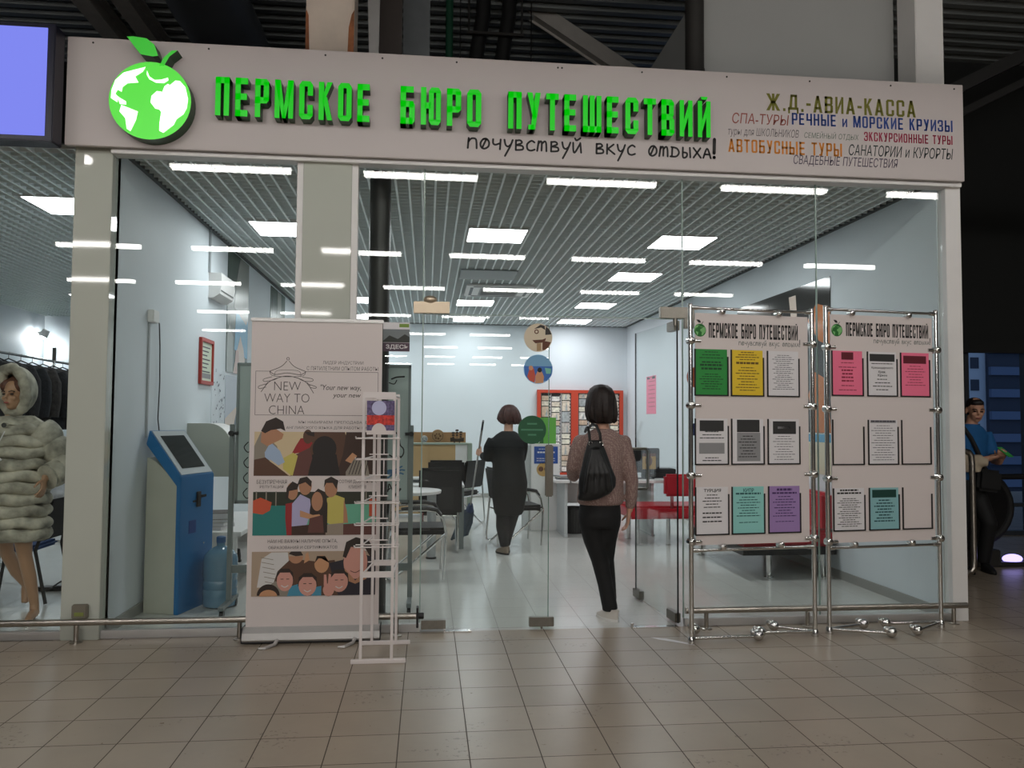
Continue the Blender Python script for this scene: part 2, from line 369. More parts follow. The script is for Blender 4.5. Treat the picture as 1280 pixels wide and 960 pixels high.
# ------------------------------------------------------------------ floor, shells
m_hall = tile_floor('beige_hall_tiles', (158, 145, 129), (70, 58, 48), .30, -.11863, 5.47448, .322354, .314955, .17)
m_shopfl = tile_floor('pale_shop_tiles', (206, 206, 201), (144, 142, 136), .16, -.11863, 5.47448, .322354, .314955, .05)
mb = MB(); mb.box(-14, 14, -32, FY-.02, -.1, 0); mb.box(4.12, 14, FY-.02, 16.5, -.1, 0); struct(mb.build('floor', m_hall, smooth=False))
mb = MB(); mb.box(-7.3, 4.12, FY-.02, 16.0, -.1, 0); struct(mb.build('floor_shops', m_shopfl, smooth=False))
for nm, b in (('wall_back', (-14, 14, -32.2, -32, 0, 6.9)), ('wall_left', (-14.2, -14, -32, 16.5, 0, 6.9)), ('wall_right', (14, 14.2, -32, 16.5, 0, 6.9)),
              ('wall_far', (-14, 4.2, 16.3, 16.5, 0, 6.9))):
    mb = MB(); mb.box(*b); struct(mb.build(nm, m_hallwall, smooth=False))
# corrugated roof deck over the mall
m_deck = M('grey_deck', (132, 137, 137), .55, .2, var=.08, vscale=.6)
mb = MB(); ys = []; y = -32.; prof = []
while y < 16.5:
    prof += [(y, 6.55), (y+.09, 6.55), (y+.11, 6.48), (y+.20, 6.48), (y+.22, 6.55)]; y += .22
mb.add([(x, a, b) for a, b in prof for x in (-14, 14)], [(2*i, 2*i+1, 2*i+3, 2*i+2) for i in range(len(prof)-1)])
mb.box(-14, 14, -32, 16.5, 6.6, 6.7); struct(mb.build('ceiling', m_deck, smooth=False, recalc=False))
# shop rooms
mb = MB(); mb.box(-2.45, -2.2, FY+.05, 15.6, 0, 3.95); struct(mb.build('wall_partition', m_wall, smooth=False))
mb = MB(); mb.box(-7.3, 4.12, 15.6, 15.8, 0, 3.95); struct(mb.build('wall_rear', m_wall, smooth=False))
mb = MB(); mb.box(3.98, 4.12, FY+.05, 15.6, 0, 3.95); struct(mb.build('wall_side', m_wall, smooth=False))
mb = MB(); mb.box(-7.3, -7.14, FY, 15.6, 0, 3.95); struct(mb.build('wall_coats', m_wall, smooth=False))
m_void = M('dark_void', (34, 40, 42), .9)
mb = MB(); mb.box(-7.3, 4.12, FY, 15.8, 3.96, 4.0); mb.box(-7.3, 4.12, FY+.0, FY+.03, 3.42, 3.96); mb.box(-2.4, 4.0, 5.67, FY, 4.0, 4.1); struct(mb.build('ceiling_void', m_void, smooth=False))
m_skirt = M('grey_skirting', (150, 150, 146), .4)
for nm, b in (('baseboard_left', (-2.2, -2.185, FY+.06, 15.58, 0, .08)), ('baseboard_rear', (-2.18, 3.96, 15.585, 15.6, 0, .08)), ('baseboard_right', (3.965, 3.98, FY+.06, 15.58, 0, .08))):
    mb = MB(); mb.box(*b); struct(mb.build(nm, m_skirt, smooth=False))
# open cell ceiling
m_grid = M('grey_grid', (240, 246, 246), .5)
mb = MB()
x = -7.1
while x < 3.95:
    if not -2.46 < x < -2.19: mb.box(x, x+.016, FY+.06, 15.58, 3.40, 3.455)
    x += .1065
y = FY+.08
while y < 15.58:
    mb.box(-7.1, -2.46, y, y+.008, 3.405, 3.455); mb.box(-2.19, 3.97, y, y+.008, 3.405, 3.455); y += .1
struct(mb.build('ceiling_grid', m_grid, smooth=False))
mb = MB()
for a, b in ((-2.2, 3.98),):
    mb.box(a, a+.03, FY+.06, 15.6, 3.395, 3.46); mb.box(b-.03, b, FY+.06, 15.6, 3.395, 3.46); mb.box(a, b, 15.57, 15.6, 3.395, 3.46)
struct(mb.build('trim_1', M('dark_trim', (70, 74, 74), .6), smooth=False))

# ------------------------------------------------------------------ shop front structure
def pil(n, x0, x1, top, m=None):
    mb = MB(); mb.box(x0, x1, FY-.05, FY+.10, 0, top); struct(mb.build(n, m or m_gloss, smooth=False, bevel=.003))
pil('trim_2', -2.45, -2.2, 3.40); pil('trim_3', -.90, -.56, 3.40)
mb = MB()
mb.box(-2.2, 4.10, FY-.092, FY+.03, 3.335, 3.365); mb.box(-2.2, 4.10, FY-.08, FY+.03, 3.365, 3.42)
mb.box(-.945, -.90, FY-.04, FY+.03, 0, 3.345); mb.box(-.56, -.515, FY-.04, FY+.03, 0, 3.345)
mb.box(3.99, 4.115, FY-.05, FY+.06, 0, 3.345)
struct(mb.build('trim_4', m_white, smooth=False, bevel=.003))
mb = MB()
for a, b in ((-7.1, -2.45), (-2.2, -.945), (-.515, -.04), (1.90, 3.99)):
    mb.box(a, b, FY-.025, FY+.025, 0, .055)
struct(mb.build('trim_5', m_alu, smooth=False, bevel=.003))
# steel above the header
m_rust = M('cream_steel_column', (205, 190, 176), .5, var=.08, vscale=4)
mb = MB(); mb.box(-.95, -.59, 6.0, 6.3, 3.96, 6.5)
o = mb.build('trim_6', m_rust, smooth=False, bevel=.01); struct(o)
mb = MB(); mb.prism([(-.95, 4.0), (-.91, 4.0), (-.93, 4.56), (-.945, 4.60), (-.95, 4.58)], 5.995, 6.0); mb.prism([(-.645, 4.0), (-.59, 4.0), (-.59, 4.62), (-.61, 4.58), (-.63, 4.48)], 5.995, 6.0)
struct(mb.build('trim_7', M('rust_stain', (140, 86, 52), .8, var=.4, vscale=9), smooth=False))
mb = MB(); mb.box(3.86, 4.10, 5.85, 6.1, 3.96, 6.5); struct(mb.build('trim_8', m_white, smooth=False, bevel=.006))
mb = MB(); mb.box(2.14, 3.86, 6.15, 6.3, 4.0, 6.5); mb.box(2.14, 2.18, 6.3, 10.5, 4.0, 4.97)
struct(mb.build('wall_above', M('grey_board', (164, 165, 163), .7, var=.04, vscale=1), smooth=False))
mb = MB(); mb.cyl((2.10, 6.05, 4.0), (2.10, 6.05, 6.5), .075, n=20); mb.cyl((2.10, 6.05, 4.28), (2.10, 6.05, 4.32), .08, n=20)
solo(mb, 'steel_pipe', m_dark, 'grey upright pipe above the sign beside the grey board', 'pipe')
# beams, ducts and hoses under the deck
m_beam = M('beam_grey', (184, 180, 174), .55, .2, var=.06)
def ibeam(x, z, y0, y1, lab):
    mb = MB(); mb.box(x-.10, x+.10, y0, y1, z, z+.02); mb.box(x-.10, x+.10, y0, y1, z+.24, z+.26); mb.box(x-.012, x+.012, y0, y1, z+.02, z+.24)
    solo(mb, 'roof_beam', m_beam, lab, 'beam')
ibeam(-3.95, 6.2, 6.2, 16, 'grey roof beam at far upper left, left of the pair'); ibeam(-3.5, 6.2, 6.2, 16, 'grey roof beam at upper left, right of the pair')
mb = MB(); pr = [(-2.36+.40*math.cos(2*PI*k/28), 5.95+.40*math.sin(2*PI*k/28)) for k in range(28)]
rg = []
for i in range(41):
    y = 7.6+i*.22; rr = .40+(.012 if i % 4 == 0 else 0)
    rg.append([(-2.36+rr*math.cos(2*PI*k/28), y, 5.95+rr*math.sin(2*PI*k/28)) for k in range(28)])
mb.loft(rg); solo(mb, 'ventilation_duct', M('charcoal_duct', (104, 108, 112), .4, .3), 'large round dark ventilation duct under the mall roof', 'duct')
mb = MB(); mb.box(-.50, -.28, 6.9, 7.1, 3.97, 6.5); mb.box(-.52, -.26, 6.88, 6.9, 3.97, 6.5); solo(mb, 'steel_column', M('brown_steel', (58, 50, 46), .6), 'brown steel column right of the cream one', 'column')
mb = MB(); mb.box(-.27, -.02, 7.4, 7.6, 4.0, 6.5); solo(mb, 'cable_tray', M('zinc', (112, 116, 118), .5, .4, var=.06), 'grey flat cable tray beside the brown steel column', 'cable tray')
mb = MB(); mb.add([(-.58, 6.5, 6.5), (-.42, 6.5, 6.5), (-.50, 6.5, 4.05), (-.44, 6.5, 4.05), (-.58, 6.53, 6.5), (-.42, 6.53, 6.5), (-.50, 6.53, 4.05), (-.44, 6.53, 4.05)], [(0, 1, 3, 2), (4, 6, 7, 5), (0, 2, 6, 4), (1, 5, 7, 3), (0, 4, 5, 1), (2, 3, 7, 6)])
solo(mb, 'steel_bracket', m_alu, 'pale tapered steel bracket between the two columns above the sign', 'bracket')
mb = MB(); mb.cyl((.2, 9, 4.2), (.2, 9, 6.5), .045); solo(mb, 'sprinkler_pipe', M('green_pipe', (24, 74, 52), .5), 'thin green upright pipe under the roof', 'pipe')
for x0, lb in ((.60, 'left'), (.90, 'right')):
    mb = MB(); mb.tube([(x0, 9, 6.5), (x0-.01, 9, 6.2), (x0-.06, 9.02, 5.9), (x0-.10, 9, 5.6), (x0-.12, 9, 5.0), (x0-.12, 9, 4.2)], .085, 12)
    solo(mb, 'cable_hose', m_rubber, 'black sagging cable hose under the roof, %s of the pair' % lb, 'hose')
mb = MB(); mb.box(.40, 1.05, 8.86, 8.90, 5.92, 5.95); mb.cyl((.42, 8.88, 5.95), (.42, 8.88, 6.5), .012); mb.cyl((1.03, 8.88, 5.95), (1.03, 8.88, 6.5), .012)
solo(mb, 'hanger_rail', m_dark, 'thin steel hanger rail in front of the black hoses', 'rail')
mb = MB(); a = Vector((.9, 9.5, 6.80)); b = Vector((2.6, 9.5, 5.76))
d = (b-a).normalized(); u = Vector((-d.z, 0, d.x))
mb.loft([[c+u*s*.09+Vector((0, q, 0)) for s, q in ((-1, -.06), (1, -.06), (1, .06), (-1, .06))] for c in (a+d*.35, b)])
mb.loft([[c+u*s*.12+Vector((0, q, 0)) for s, q in ((-1, .06), (1, .06), (1, .075), (-1, .075))] for c in (a+d*.35, b)])
solo(mb, 'roof_brace', m_beam, 'grey slanting roof brace above the middle of the sign', 'beam')
for i, (x, y, l) in enumerate(((.33, 9.1, 'beside the green pipe'), (1.18, 9.2, 'right of the black hoses'))):
    mb = MB(); mb.cyl((x, y, 4.2), (x, y, 6.5), .008, n=6); solo(mb, 'hanging_cable', m_rubber, 'thin dark cable hanging %s' % l, 'cable')

# ------------------------------------------------------------------ glazing
def pane(n, x0, x1, z0, z1, y=FY):
    mb = MB(); mb.box(x0, x1, y-.005, y+.005, z0, z1)
    return struct(mb.build(n, m_glass, smooth=False))
pane('window_1', -7.0, -2.455, .055, 3.345); pane('window_2', -2.195, -.95, .055, 3.345)
pane('window_3', -.51, -.045, .055, 3.345); pane('window_4', -.035, 1.885, 2.275, 3.345)
pane('window_5', 1.905, 2.95, .055, 3.345); pane('window_6', 2.956, 3.985, .055, 3.345)
mb = MB()
for xx, z0 in ((-.04, .06), (1.895, .06), (2.953, .06)): mb.box(xx-.0045, xx+.0045, FY-.006, FY+.006, z0, 3.345)
mb.box(-.035, 1.885, FY-.006, FY+.006, 2.268, 2.275)
struct(mb.build('trim_9', M('polished_glass_joint', (150, 172, 164), .2), smooth=False))
def patch(mb, x0, x1, z0, z1, y, d=.022): mb.box(x0, x1, y-d, y+d, z0, z1)
m_patch = M('satin_steel', (124, 120, 112), .3, 1., var=.05, vscale=40)
# left leaf, closed
mb = MB(); mb.box(-.03, .885, FY-.005, FY+.005, .012, 2.262); dl = mb.build('door_1', m_glass, smooth=False); struct(dl)
mb = MB(); mb.box(.882, .887, FY-.0055, FY+.0055, .012, 2.262); mb.build('glass_edge', m_green_edge, dl, smooth=False)
mb = MB(); patch(mb, .745, .925, .018, .085, FY); mb.box(.83, .845, FY-.01, FY+.01, 0, .018); mb.build('lock_fitting', m_patch, dl, bevel=.003)
mb = MB(); patch(mb, -.03, .145, .015, .078, FY); mb.build('pivot_fitting', m_patch, dl, bevel=.003)
mb = MB(); mb.box(.848, .908, FY-.075, FY-.055, .955, 1.33); mb.cyl((.878, FY-.06, 1.02), (.878, FY, 1.02), .011); mb.cyl((.878, FY-.06, 1.27), (.878, FY, 1.27), .011)
mb.build('door_handle', m_patch, dl, bevel=.008)
# corner fittings that carry the fixed panes
for nm, x0, x1, xl, lab in (('a', -.11, .15, -.11, 1), ('b', 1.72, 1.98, 1.92, 0)):
    mb = MB(); patch(mb, x0, x1, 2.275, 2.36, FY, .024)
    if lab: patch(mb, x0+.06, x1, 2.275, 2.322, FY, .03); mb.ell((x0+.12, FY-.01, 2.375), .05, .03, .03)
    else: patch(mb, x1-.075, x1, 2.20, 2.275, FY, .024); mb.cyl((x0+.12, FY, 2.22), (x0+.12, FY, 2.28), .018)
    o = mb.build('trim_10' if lab else 'trim_11', M('beige_patch', (190, 174, 152), .35, .7) if lab else m_patch, bevel=.004); struct(o)
# right leaf, swung inwards about its hinge
H = Vector((1.86, FY+.02)); ang = math.radians(95); dv = Vector((math.cos(ang), math.sin(ang))); nv = Vector((-dv.y, dv.x))
def leafbox(mb, a, b, t0, t1, z0, z1, m=0):
    c = []
    for s in (a, b):
        for t in (t0, t1):
            p = H+dv*s+nv*t
            for z in (z0, z1): c.append((p.x, p.y, z))
    mb.add(c, [(0, 1, 3, 2), (4, 6, 7, 5), (0, 4, 5, 1), (2, 3, 7, 6), (0, 2, 6, 4), (1, 5, 7, 3)], m)
mb = MB(); leafbox(mb, 0, .90, -.005, .005, .012, 2.262); dr = mb.build('door_2', m_glass, smooth=False); struct(dr)
mb = MB(); leafbox(mb, -.004, .0, -.006, .006, .012, 2.262); leafbox(mb, .90, .903, -.006, .006, .012, 2.262); mb.build('glass_edge', M('dark_seal', (20, 24, 24), .5), dr, smooth=False)
mb = MB(); leafbox(mb, 0, .17, -.022, .022, .015, .085); mb.build('pivot_fitting', m_patch, dr, bevel=.003)
mb = MB(); leafbox(mb, .76, .92, -.022, .022, .015, .085); mb.build('lock_fitting', m_patch, dr, bevel=.003)
mb = MB(); leafbox(mb, 0, .15, -.022, .022, 2.19, 2.262); mb.build('top_fitting', m_patch, dr, bevel=.003)
for sgn in (-1, 1):
    mb = MB(); t = .085*sgn
    def hp(s, tt, z): p = H+dv*s+nv*tt; return (p.x, p.y, z)
    mb.tube([hp(.84, 0, .93), hp(.84, t*.85, .93), hp(.84, t, .95), hp(.84, t, 1.10), hp(.84, t, 1.25), hp(.84, t*.85, 1.27), hp(.84, 0, 1.27)], .013, 10)
    mb.build('door_handle', m_patch, dr)
mb = MB(); mb.box(.13, .31, FY-.075, FY-.02, 0, .012); mb.cyl((.30, FY-.05, .006), (.325, FY-.05, .006), .012); solo(mb, 'floor_plate', m_chrome, 'chrome floor plate at foot of closed glass door', 'floor plate', bevel=.002)
mb = MB(); mb.box(1.50, 1.84, FY-.06, FY-.01, 0, .008); mb.cyl((1.50, FY-.035, 0), (1.50, FY-.035, .035), .012); solo(mb, 'floor_plate', m_chrome, 'chrome floor plate with pin in the open doorway', 'floor plate', bevel=.002)

# ------------------------------------------------------------------ shop sign
sg = thing('shop_sign', 'long white shop sign over the glass front with lit green letters and globe apple', 'sign', (.8, 5.625, 3.366))
m_head = M('sign_board', (198, 189, 187), .45, var=.02, vscale=.8)
mb = MB(); mb.box(-2.487, 4.093, 5.625, 5.665, 3.366, 4.121); mb.build('sign_board', m_head, sg, smooth=False, bevel=.003)
for sx in (-2.32, -1.55, -.75, -.35, .18, .92, .95, 1.55, 2.2, 2.85, 3.5, 4.02):
    mb = MB(); mb.cyl((sx, 5.622, 4.085), (sx, 5.626, 4.085), .007, n=8); mb.build('screw', m_dark, sg)
def sign_letters(word, x0, x1):
    for ch, x, w in block_line(word, x0, x1):
        mb = MB()
        for pl in BLOCK[ch]: mb.prism([(x+w*p[0], 3.583+.27*p[1]) for p in pl], 5.535, 5.625, 0, 1)
        mb.build('letter', [m_letter, m_letter_side], sg, smooth=False, recalc=False)
sign_letters('ПЕРМСКОЕ', -1.475, -.42); sign_letters('БЮРО', -.215, .355); sign_letters('ПУТЕШЕСТВИЙ', .548, 2.04)
cx, cz, R0 = -1.896, 3.655, .268
m_lg = M('lit_leaf_green', (60, 170, 60), .4, emit=(58, 190, 50), es=.55)
m_lg2 = M('lit_globe_green', (70, 180, 60), .4, emit=(82, 210, 60), es=.8)
m_lw = M('lit_white_acrylic', (235, 245, 235), .4, emit=(244, 255, 240), es=1.05)
mb = MB(); mb.prism([(cx+R0*math.cos(2*PI*k/48), cz+R0*math.sin(2*PI*k/48)) for k in range(48)], 5.515, 5.625, 0, 1)
gl = mb.build('globe_apple', [m_lg2, m_letter_side], sg, smooth=False, recalc=False)
mb = MB()
for k in ('america', 'isthmus', 'south', 'arc', 'africa'): mb.prism(logo_poly(k, cx, cz, R0), 5.511, 5.515)
mb.build('continents', m_lw, gl, smooth=False, recalc=False)
for k in ('leaf', 'stem'):
    mb = MB(); mb.prism(logo_poly(k, cx, cz, R0), 5.515, 5.625, 0, 1); mb.build(k, [m_lg, m_letter_side], gl, smooth=False, recalc=False)
def lettering(t, x0, x1, z0, z1, c, bold, shear=0):
    ws = t.split(' '); wid = []
    for w in ws: v = [p[0] for p in glyphs(w, bold)[0]]; wid.append(max(v)-min(v))
    k = (x1-x0)/(sum(wid)+.5*(len(ws)-1)); x = x0
    full = max(p[1] for w in ws for p in glyphs(w, bold)[0])
    for w, q in zip(ws, wid):
        v = [p[1] for p in glyphs(w, bold)[0]]; mb = MB()
        text(mb, w, x, x+q*k, z0+(z1-z0)*min(v)/full, z0+(z1-z0)*max(v)/full, 5.6225, 0, bold, shear); x += (q+.5)*k
        mb.build('lettering', M('ink_%d_%d_%d' % c, c, .5), sg, smooth=False, recalc=False)
def bold_line(t, x0, x1, z0, z1, c):
    L = block_line(t, x0, x1, .3, .8); n = 0
    for wd in t.split(' '):
        mb = MB()
        for ch, x, w in L[n:n+len(wd)]:
            for pl in BOLD[ch]: mb.prism([(x+w*p[0], z0+(z1-z0)*p[1]) for p in pl], 5.6225, 5.6225)
        n += len(wd); mb.build('lettering', M('ink_%d_%d_%d' % c, c, .5), sg, smooth=False, recalc=False)
for wd, a, b in (('почувствуй', .264, 1.10), ('вкус', 1.20, 1.50), ('отдыха!', 1.595, 2.12)):
    mb = MB(); pen_line(mb, wd, a, b, 3.46, .072, 5.6225, .014); mb.build('slogan_word', m_ink, sg, smooth=False, recalc=False)
ol, bl, rd, og, gy, rdk = (112, 110, 20), (22, 62, 140), (160, 30, 70), (214, 130, 20), (66, 74, 72), (150, 72, 60)
bold_line('Ж.Д.-АВИА-КАССА', 2.505, 3.70, 3.845, 3.975, ol)
lettering('СПА-ТУРЫ', 2.235, 2.672, 3.735, 3.815, rdk, 0, .12)
bold_line('РЕЧНЫЕ и МОРСКИЕ КРУИЗЫ', 2.705, 4.0, 3.745, 3.835, bl)
lettering('туры для ШКОЛЬНИКОВ', 2.20, 2.755, 3.645, 3.705, (110, 104, 106), -.004, .12)
lettering('СЕМЕЙНЫЙ ОТДЫХ', 2.80, 3.23, 3.648, 3.702, (104, 122, 108), -.004, .12)
bold_line('ЭКСКУРСИОННЫЕ ТУРЫ', 3.278, 3.997, 3.645, 3.715, rd)
bold_line('АВТОБУСНЫЕ ТУРЫ', 2.207, 3.10, 3.515, 3.615, og)
lettering('САНАТОРИИ и КУРОРТЫ', 3.15, 3.99, 3.53, 3.615, (40, 52, 52), 0, .12)
lettering('СВАДЕБНЫЕ ПУТЕШЕСТВИЯ', 2.71, 3.54, 3.445, 3.515, (84, 74, 92), 0, .12)

# light box left of the sign
tv = thing('light_box', 'dark framed light box glowing lavender at upper left', 'light box', (-3.4, 5.53, 3.327))
mb = MB(); mb.box(-4.4, -2.492, 5.46, 5.60, 3.327, 4.123); mb.build('casing', M('navy_casing', (20, 20, 40), .4), tv, smooth=False, bevel=.006)
mb = MB(); mb.box(-4.36, -2.54, 5.452, 5.46, 3.363, 4.09); mb.build('lit_panel', emitter('lavender_screen', (126, 134, 236), 1.05), tv, smooth=False)
# ------------------------------------------------------------------ lamps
m_panel = emitter('led_panel_glow', (250, 253, 255), SHOP_PANEL); m_strip = emitter('strip_lamp_glow', (255, 251, 246), MALL_LAMP)
def ceiling_panel():
    t = thing('ceiling_lamp', '', 'lamp', (0, 0, 3.39))
    mb = MB(); mb.box(-.3, .3, -.3, .3, .002, .06); mb.build('lamp_frame', m_white, t, True, smooth=False)
    mb = MB(); mb.quad((-.285, -.285, 0), (-.285, .285, 0), (.285, .285, 0), (.285, -.285, 0)); mb.build('diffuser', m_panel, t, True, smooth=False, recalc=False)
    return t
cp = ceiling_panel(); first = True
PL = [(.68, 8.02, 'square ceiling lamp in the middle column nearest the shop front'), (2.65, 8.08, 'square ceiling lamp in the right column nearest the shop front'),
      (2.68, 10.1, 'square ceiling lamp in the right column, second from the front'), (.74, 12.7, 'square ceiling lamp behind the air conditioner'),
      (.75, 14.8, 'square ceiling lamp in the middle column by the rear wall'), (2.71, 12.7, 'square ceiling lamp in the right column, third from the front'),
      (2.75, 14.8, 'square ceiling lamp in the right column by the rear wall'), (-1.44, 8.03, 'square ceiling lamp seen left of the glossy pillar'),
      (-1.05, 12.65, 'square ceiling lamp beside the dark pipe, front one'), (-1.15, 14.7, 'square ceiling lamp beside the dark pipe by the rear wall'),
      (-3.2, 7.4, 'square ceiling lamp of the fur shop cut by the left pillar'), (-3.5, 10.6, 'square ceiling lamp deep in the fur shop'), (-5.3, 9., 'square ceiling lamp of the fur shop by the coat wall'), (-5.2, 13, 'square ceiling lamp at the rear of the fur shop')]
for x, y, lb in PL:
    if first: cp.location = (x, y, 3.39); cp['label'] = lb; cp['group'] = 'square ceiling lamps'; first = False
    else: dup(cp, (x, y, 3.39), 0, lb, 'square ceiling lamps')
def strip_lamp():
    t = thing('strip_lamp', '', 'lamp', (0, 0, 4.2))
    mb = MB(); mb.box(-.63, .63, -.06, .06, .026, .07); mb.cyl((-.45, 0, .07), (-.45, 0, 2.28), .004, n=6); mb.cyl((.45, 0, .07), (.45, 0, 2.28), .004, n=6); mb.build('housing', m_white, t, True, smooth=False)
    mb = MB(); mb.add([(-.625, -.055, .025), (-.625, .055, .025), (.625, .055, .025), (.625, -.055, .025), (-.62, -.05, -.035), (-.62, .05, -.035), (.62, .05, -.035), (.62, -.05, -.035)], [(4, 5, 6, 7), (0, 1, 5, 4), (2, 3, 7, 6), (0, 4, 7, 3), (1, 2, 6, 5)])
    mb.build('diffuser', m_strip, t, True, smooth=False, recalc=True)
    return t
sl = strip_lamp(); first = True
rows = [(2.83, 0), (-1.38, 1), (-4.67, 0.2), (-9.0, 1), (-13.3, 0), (-17.7, .5), (-22.1, .55), (-26.5, .65)]
for ri, (y, ph) in enumerate(rows):
    for k in range(-3, 4):
        x = -.1+2.03*(k if ri else k)+(ph*1.05 if ph != .2 else -.2)
        lb = 'white hanging strip lamp of the mall, reflected as a bright bar in the shop glass'
        if first: sl.location = (x, y, 4.2); sl['label'] = lb; sl['group'] = 'mall strip lamps'; first = False
        else: dup(sl, (x, y, 4.2), 0, lb, 'mall strip lamps')

# ------------------------------------------------------------------ bumper rails
def rail(x0, x1, posts, lab, endcap, box=False):
    r = thing('bumper_rail', lab, 'rail', ((x0+x1)/2, 5.64, 0))
    mb = MB(); mb.cyl((x0, 5.64, .137), (x1, 5.64, .137), .022, n=16); mb.build('tube', m_steel, r)
    for p in posts:
        mb = MB(); mb.cyl((p, 5.65, 0), (p, 5.65, .13), .016, n=12); mb.lathe([(.04, 0), (.04, .006), (.018, .012)], (p, 5.65, 0), 18); mb.build('post', m_steel, r)
    if endcap is not None:
        mb = MB(); mb.box(endcap-.008, endcap+.008, 5.605, 5.675, .06, .20); mb.cyl((endcap, 5.64, .137), (endcap+.045, 5.64, .137), .022); mb.build('end_cap', m_black, r, bevel=.003)
rail(-7, -1.20, (-4.3, -2.32, -1.26), 'low steel bumper rail along the left shop front', None)
rail(-.60, -.06, (-.52, -.2), 'short steel bumper rail right of the roll-up banner', -.055)
rail(1.87, 4.05, (2.03, 2.80, 3.95), 'low steel bumper rail behind the notice stands', None)
b = thing('wall_socket', 'small grey box mounted low on the left pillar', 'box', (-2.32, 5.69, .15))
mb = MB(); mb.box(-2.365, -2.265, 5.67, 5.708, .15, .245); mb.build('casing', M('grey_plastic', (120, 114, 102), .5), b, bevel=.006)
mb = MB(); mb.box(-2.345, -2.285, 5.667, 5.67, .17, .195); mb.build('sticker', M('yellow_green', (130, 140, 70), .6), b, smooth=False)

# ------------------------------------------------------------------ stickers on the glass
def stick(mb, name, mats, lab): return solo(mb, name, mats, lab, 'sticker', smooth=False, recalc=False)
yS = FY-.0075
cream, brown, teal = M('cream_print', (214, 200, 176), .6), M('brown_print', (96, 56, 36), .6), M('dark_print', (50, 46, 42), .6)
mb = MB(); c = (.802, 2.112); r = .105
mb.prism([(c[0]+r*math.cos(2*PI*k/36), c[1]+r*math.sin(2*PI*k/36)) for k in range(36)], yS, yS+.002)
def inr(p): return [(c[0]+a*r, c[1]+b*r) for a, b in p]
mb.prism(inr([(-.3, .6), (.15, .92), (.45, .85), (.5, .55), (.2, .72)]), yS-.0004, yS-.0004, 2); mb.prism(inr([(.5, .2), (.95, .25), (.80, .58), (.55, .80), (.5, .5)]), yS-.0004, yS-.0004, 2)
mb.disc(c[0]-.12*r, c[1]+.42*r, .16*r, .16*r, yS-.0005, 1); mb.disc(c[0]-.12*r, c[1]+.42*r, .09*r, .09*r, yS-.0008, 0)
mb.prism(inr([(-.42, -.18), (.3, -.12), (.55, -.02), (.5, -.2), (.25, -.35), (-.2, -.4)]), yS-.0006, yS-.0006, 1); mb.prism(inr([(.3, -.2), (.9, -.3), (.72, -.66), (.42, -.88), (.3, -.85)]), yS-.0005, yS-.0005, 1)
mb.prism(inr([(-.1, -.4), (.2, -.38), (.2, -.9), (-.1, -.95)]), yS-.0006, yS-.0006, 3)
stick(mb, 'round_sticker', [cream, brown, teal, M('tan_print', (170, 140, 104), .6)], 'cream round sticker with a boat drawing, topmost on the glass door')
mb = MB(); c = (.803, 1.880); r = .108
mb.prism([(c[0]+r*math.cos(2*PI*k/36), c[1]+r*math.sin(2*PI*k/36)) for k in range(36)], yS, yS+.002)
mb.prism(inr([(-.98, .2), (.98, .2), (.9, -.4), (.6, -.78), (-.6, -.78), (-.9, -.4)]), yS-.0004, yS-.0004, 1)
mb.prism(inr([(-.75, -.5), (-.6, .0), (-.3, .05), (-.2, -.4), (-.25, -.92), (-.6, -.76)]), yS-.0006, yS-.0006, 2); mb.disc(c[0]-.5*r, c[1]+.08*r, .15*r, .16*r, yS-.0008, 3)
mb.prism(inr([(-.2, -.5), (-.05, -.15), (.25, -.15), (.4, -.5), (.35, -.92), (-.2, -.97)]), yS-.0007, yS-.0007, 3); mb.disc(c[0]+.1*r, c[1]-.05*r, .15*r, .17*r, yS-.0009, 4)
mb.prism(inr([(.45, .1), (.9, .05), (.85, -.3), (.55, -.3)]), yS-.0006, yS-.0006, 5)
stick(mb, 'round_sticker', [M('sky_print', (120, 170, 206), .6), M('sea_print', (60, 112, 190), .6), M('red_print', (196, 84, 62), .6), M('skin_print', (206, 150, 112), .6), m_ink, M('mint_print', (120, 190, 170), .6)], 'blue round sticker with beach bathers, second on the glass door')
mb = MB(); c = (.760, 1.436); r = .104
mb.prism([(c[0]+r*math.cos(2*PI*k/36), c[1]+r*math.sin(2*PI*k/36)) for k in range(36)], yS, yS+.002)
for zz, hw in ((.42, .35), (.0, .78), (-.35, .3)): mb.prism([(c[0]-hw*r, c[1]+zz*r-.006), (c[0]+hw*r, c[1]+zz*r-.006), (c[0]+hw*r, c[1]+zz*r+.006), (c[0]-hw*r, c[1]+zz*r+.006)], yS-.0005, yS-.0005, 1)
stick(mb, 'round_sticker', [M('deep_green', (18, 84, 50), .5), M('pale_green', (70, 130, 96), .5)], 'dark green round sticker, lowest on the glass door')
mb = MB(); mb.box(-.325, -.135, yS, yS+.002, 1.995, 2.205); mb.quad((-.325, yS-.0004, 2.06), (-.135, yS-.0004, 2.06), (-.135, yS-.0004, 2.155), (-.325, yS-.0004, 2.155), 1)
mb.prism([(-.325, 2.07), (-.28, 2.11), (-.22, 2.085), (-.17, 2.12), (-.135, 2.10), (-.135, 2.06), (-.325, 2.06)], yS-.0008, yS-.0008, 2)
mb.quad((-.325, yS-.0004, 1.995), (-.135, yS-.0004, 1.995), (-.135, yS-.0004, 2.058), (-.325, yS-.0004, 2.058), 3); mb.quad((-.21, yS-.0005, 2.17), (-.14, yS-.0005, 2.17), (-.14, yS-.0005, 2.195), (-.21, yS-.0005, 2.195), 4)
text(mb, 'ЗДЕСЬ', -.305, -.145, 2.008, 2.045, yS-.001, 0, .03)
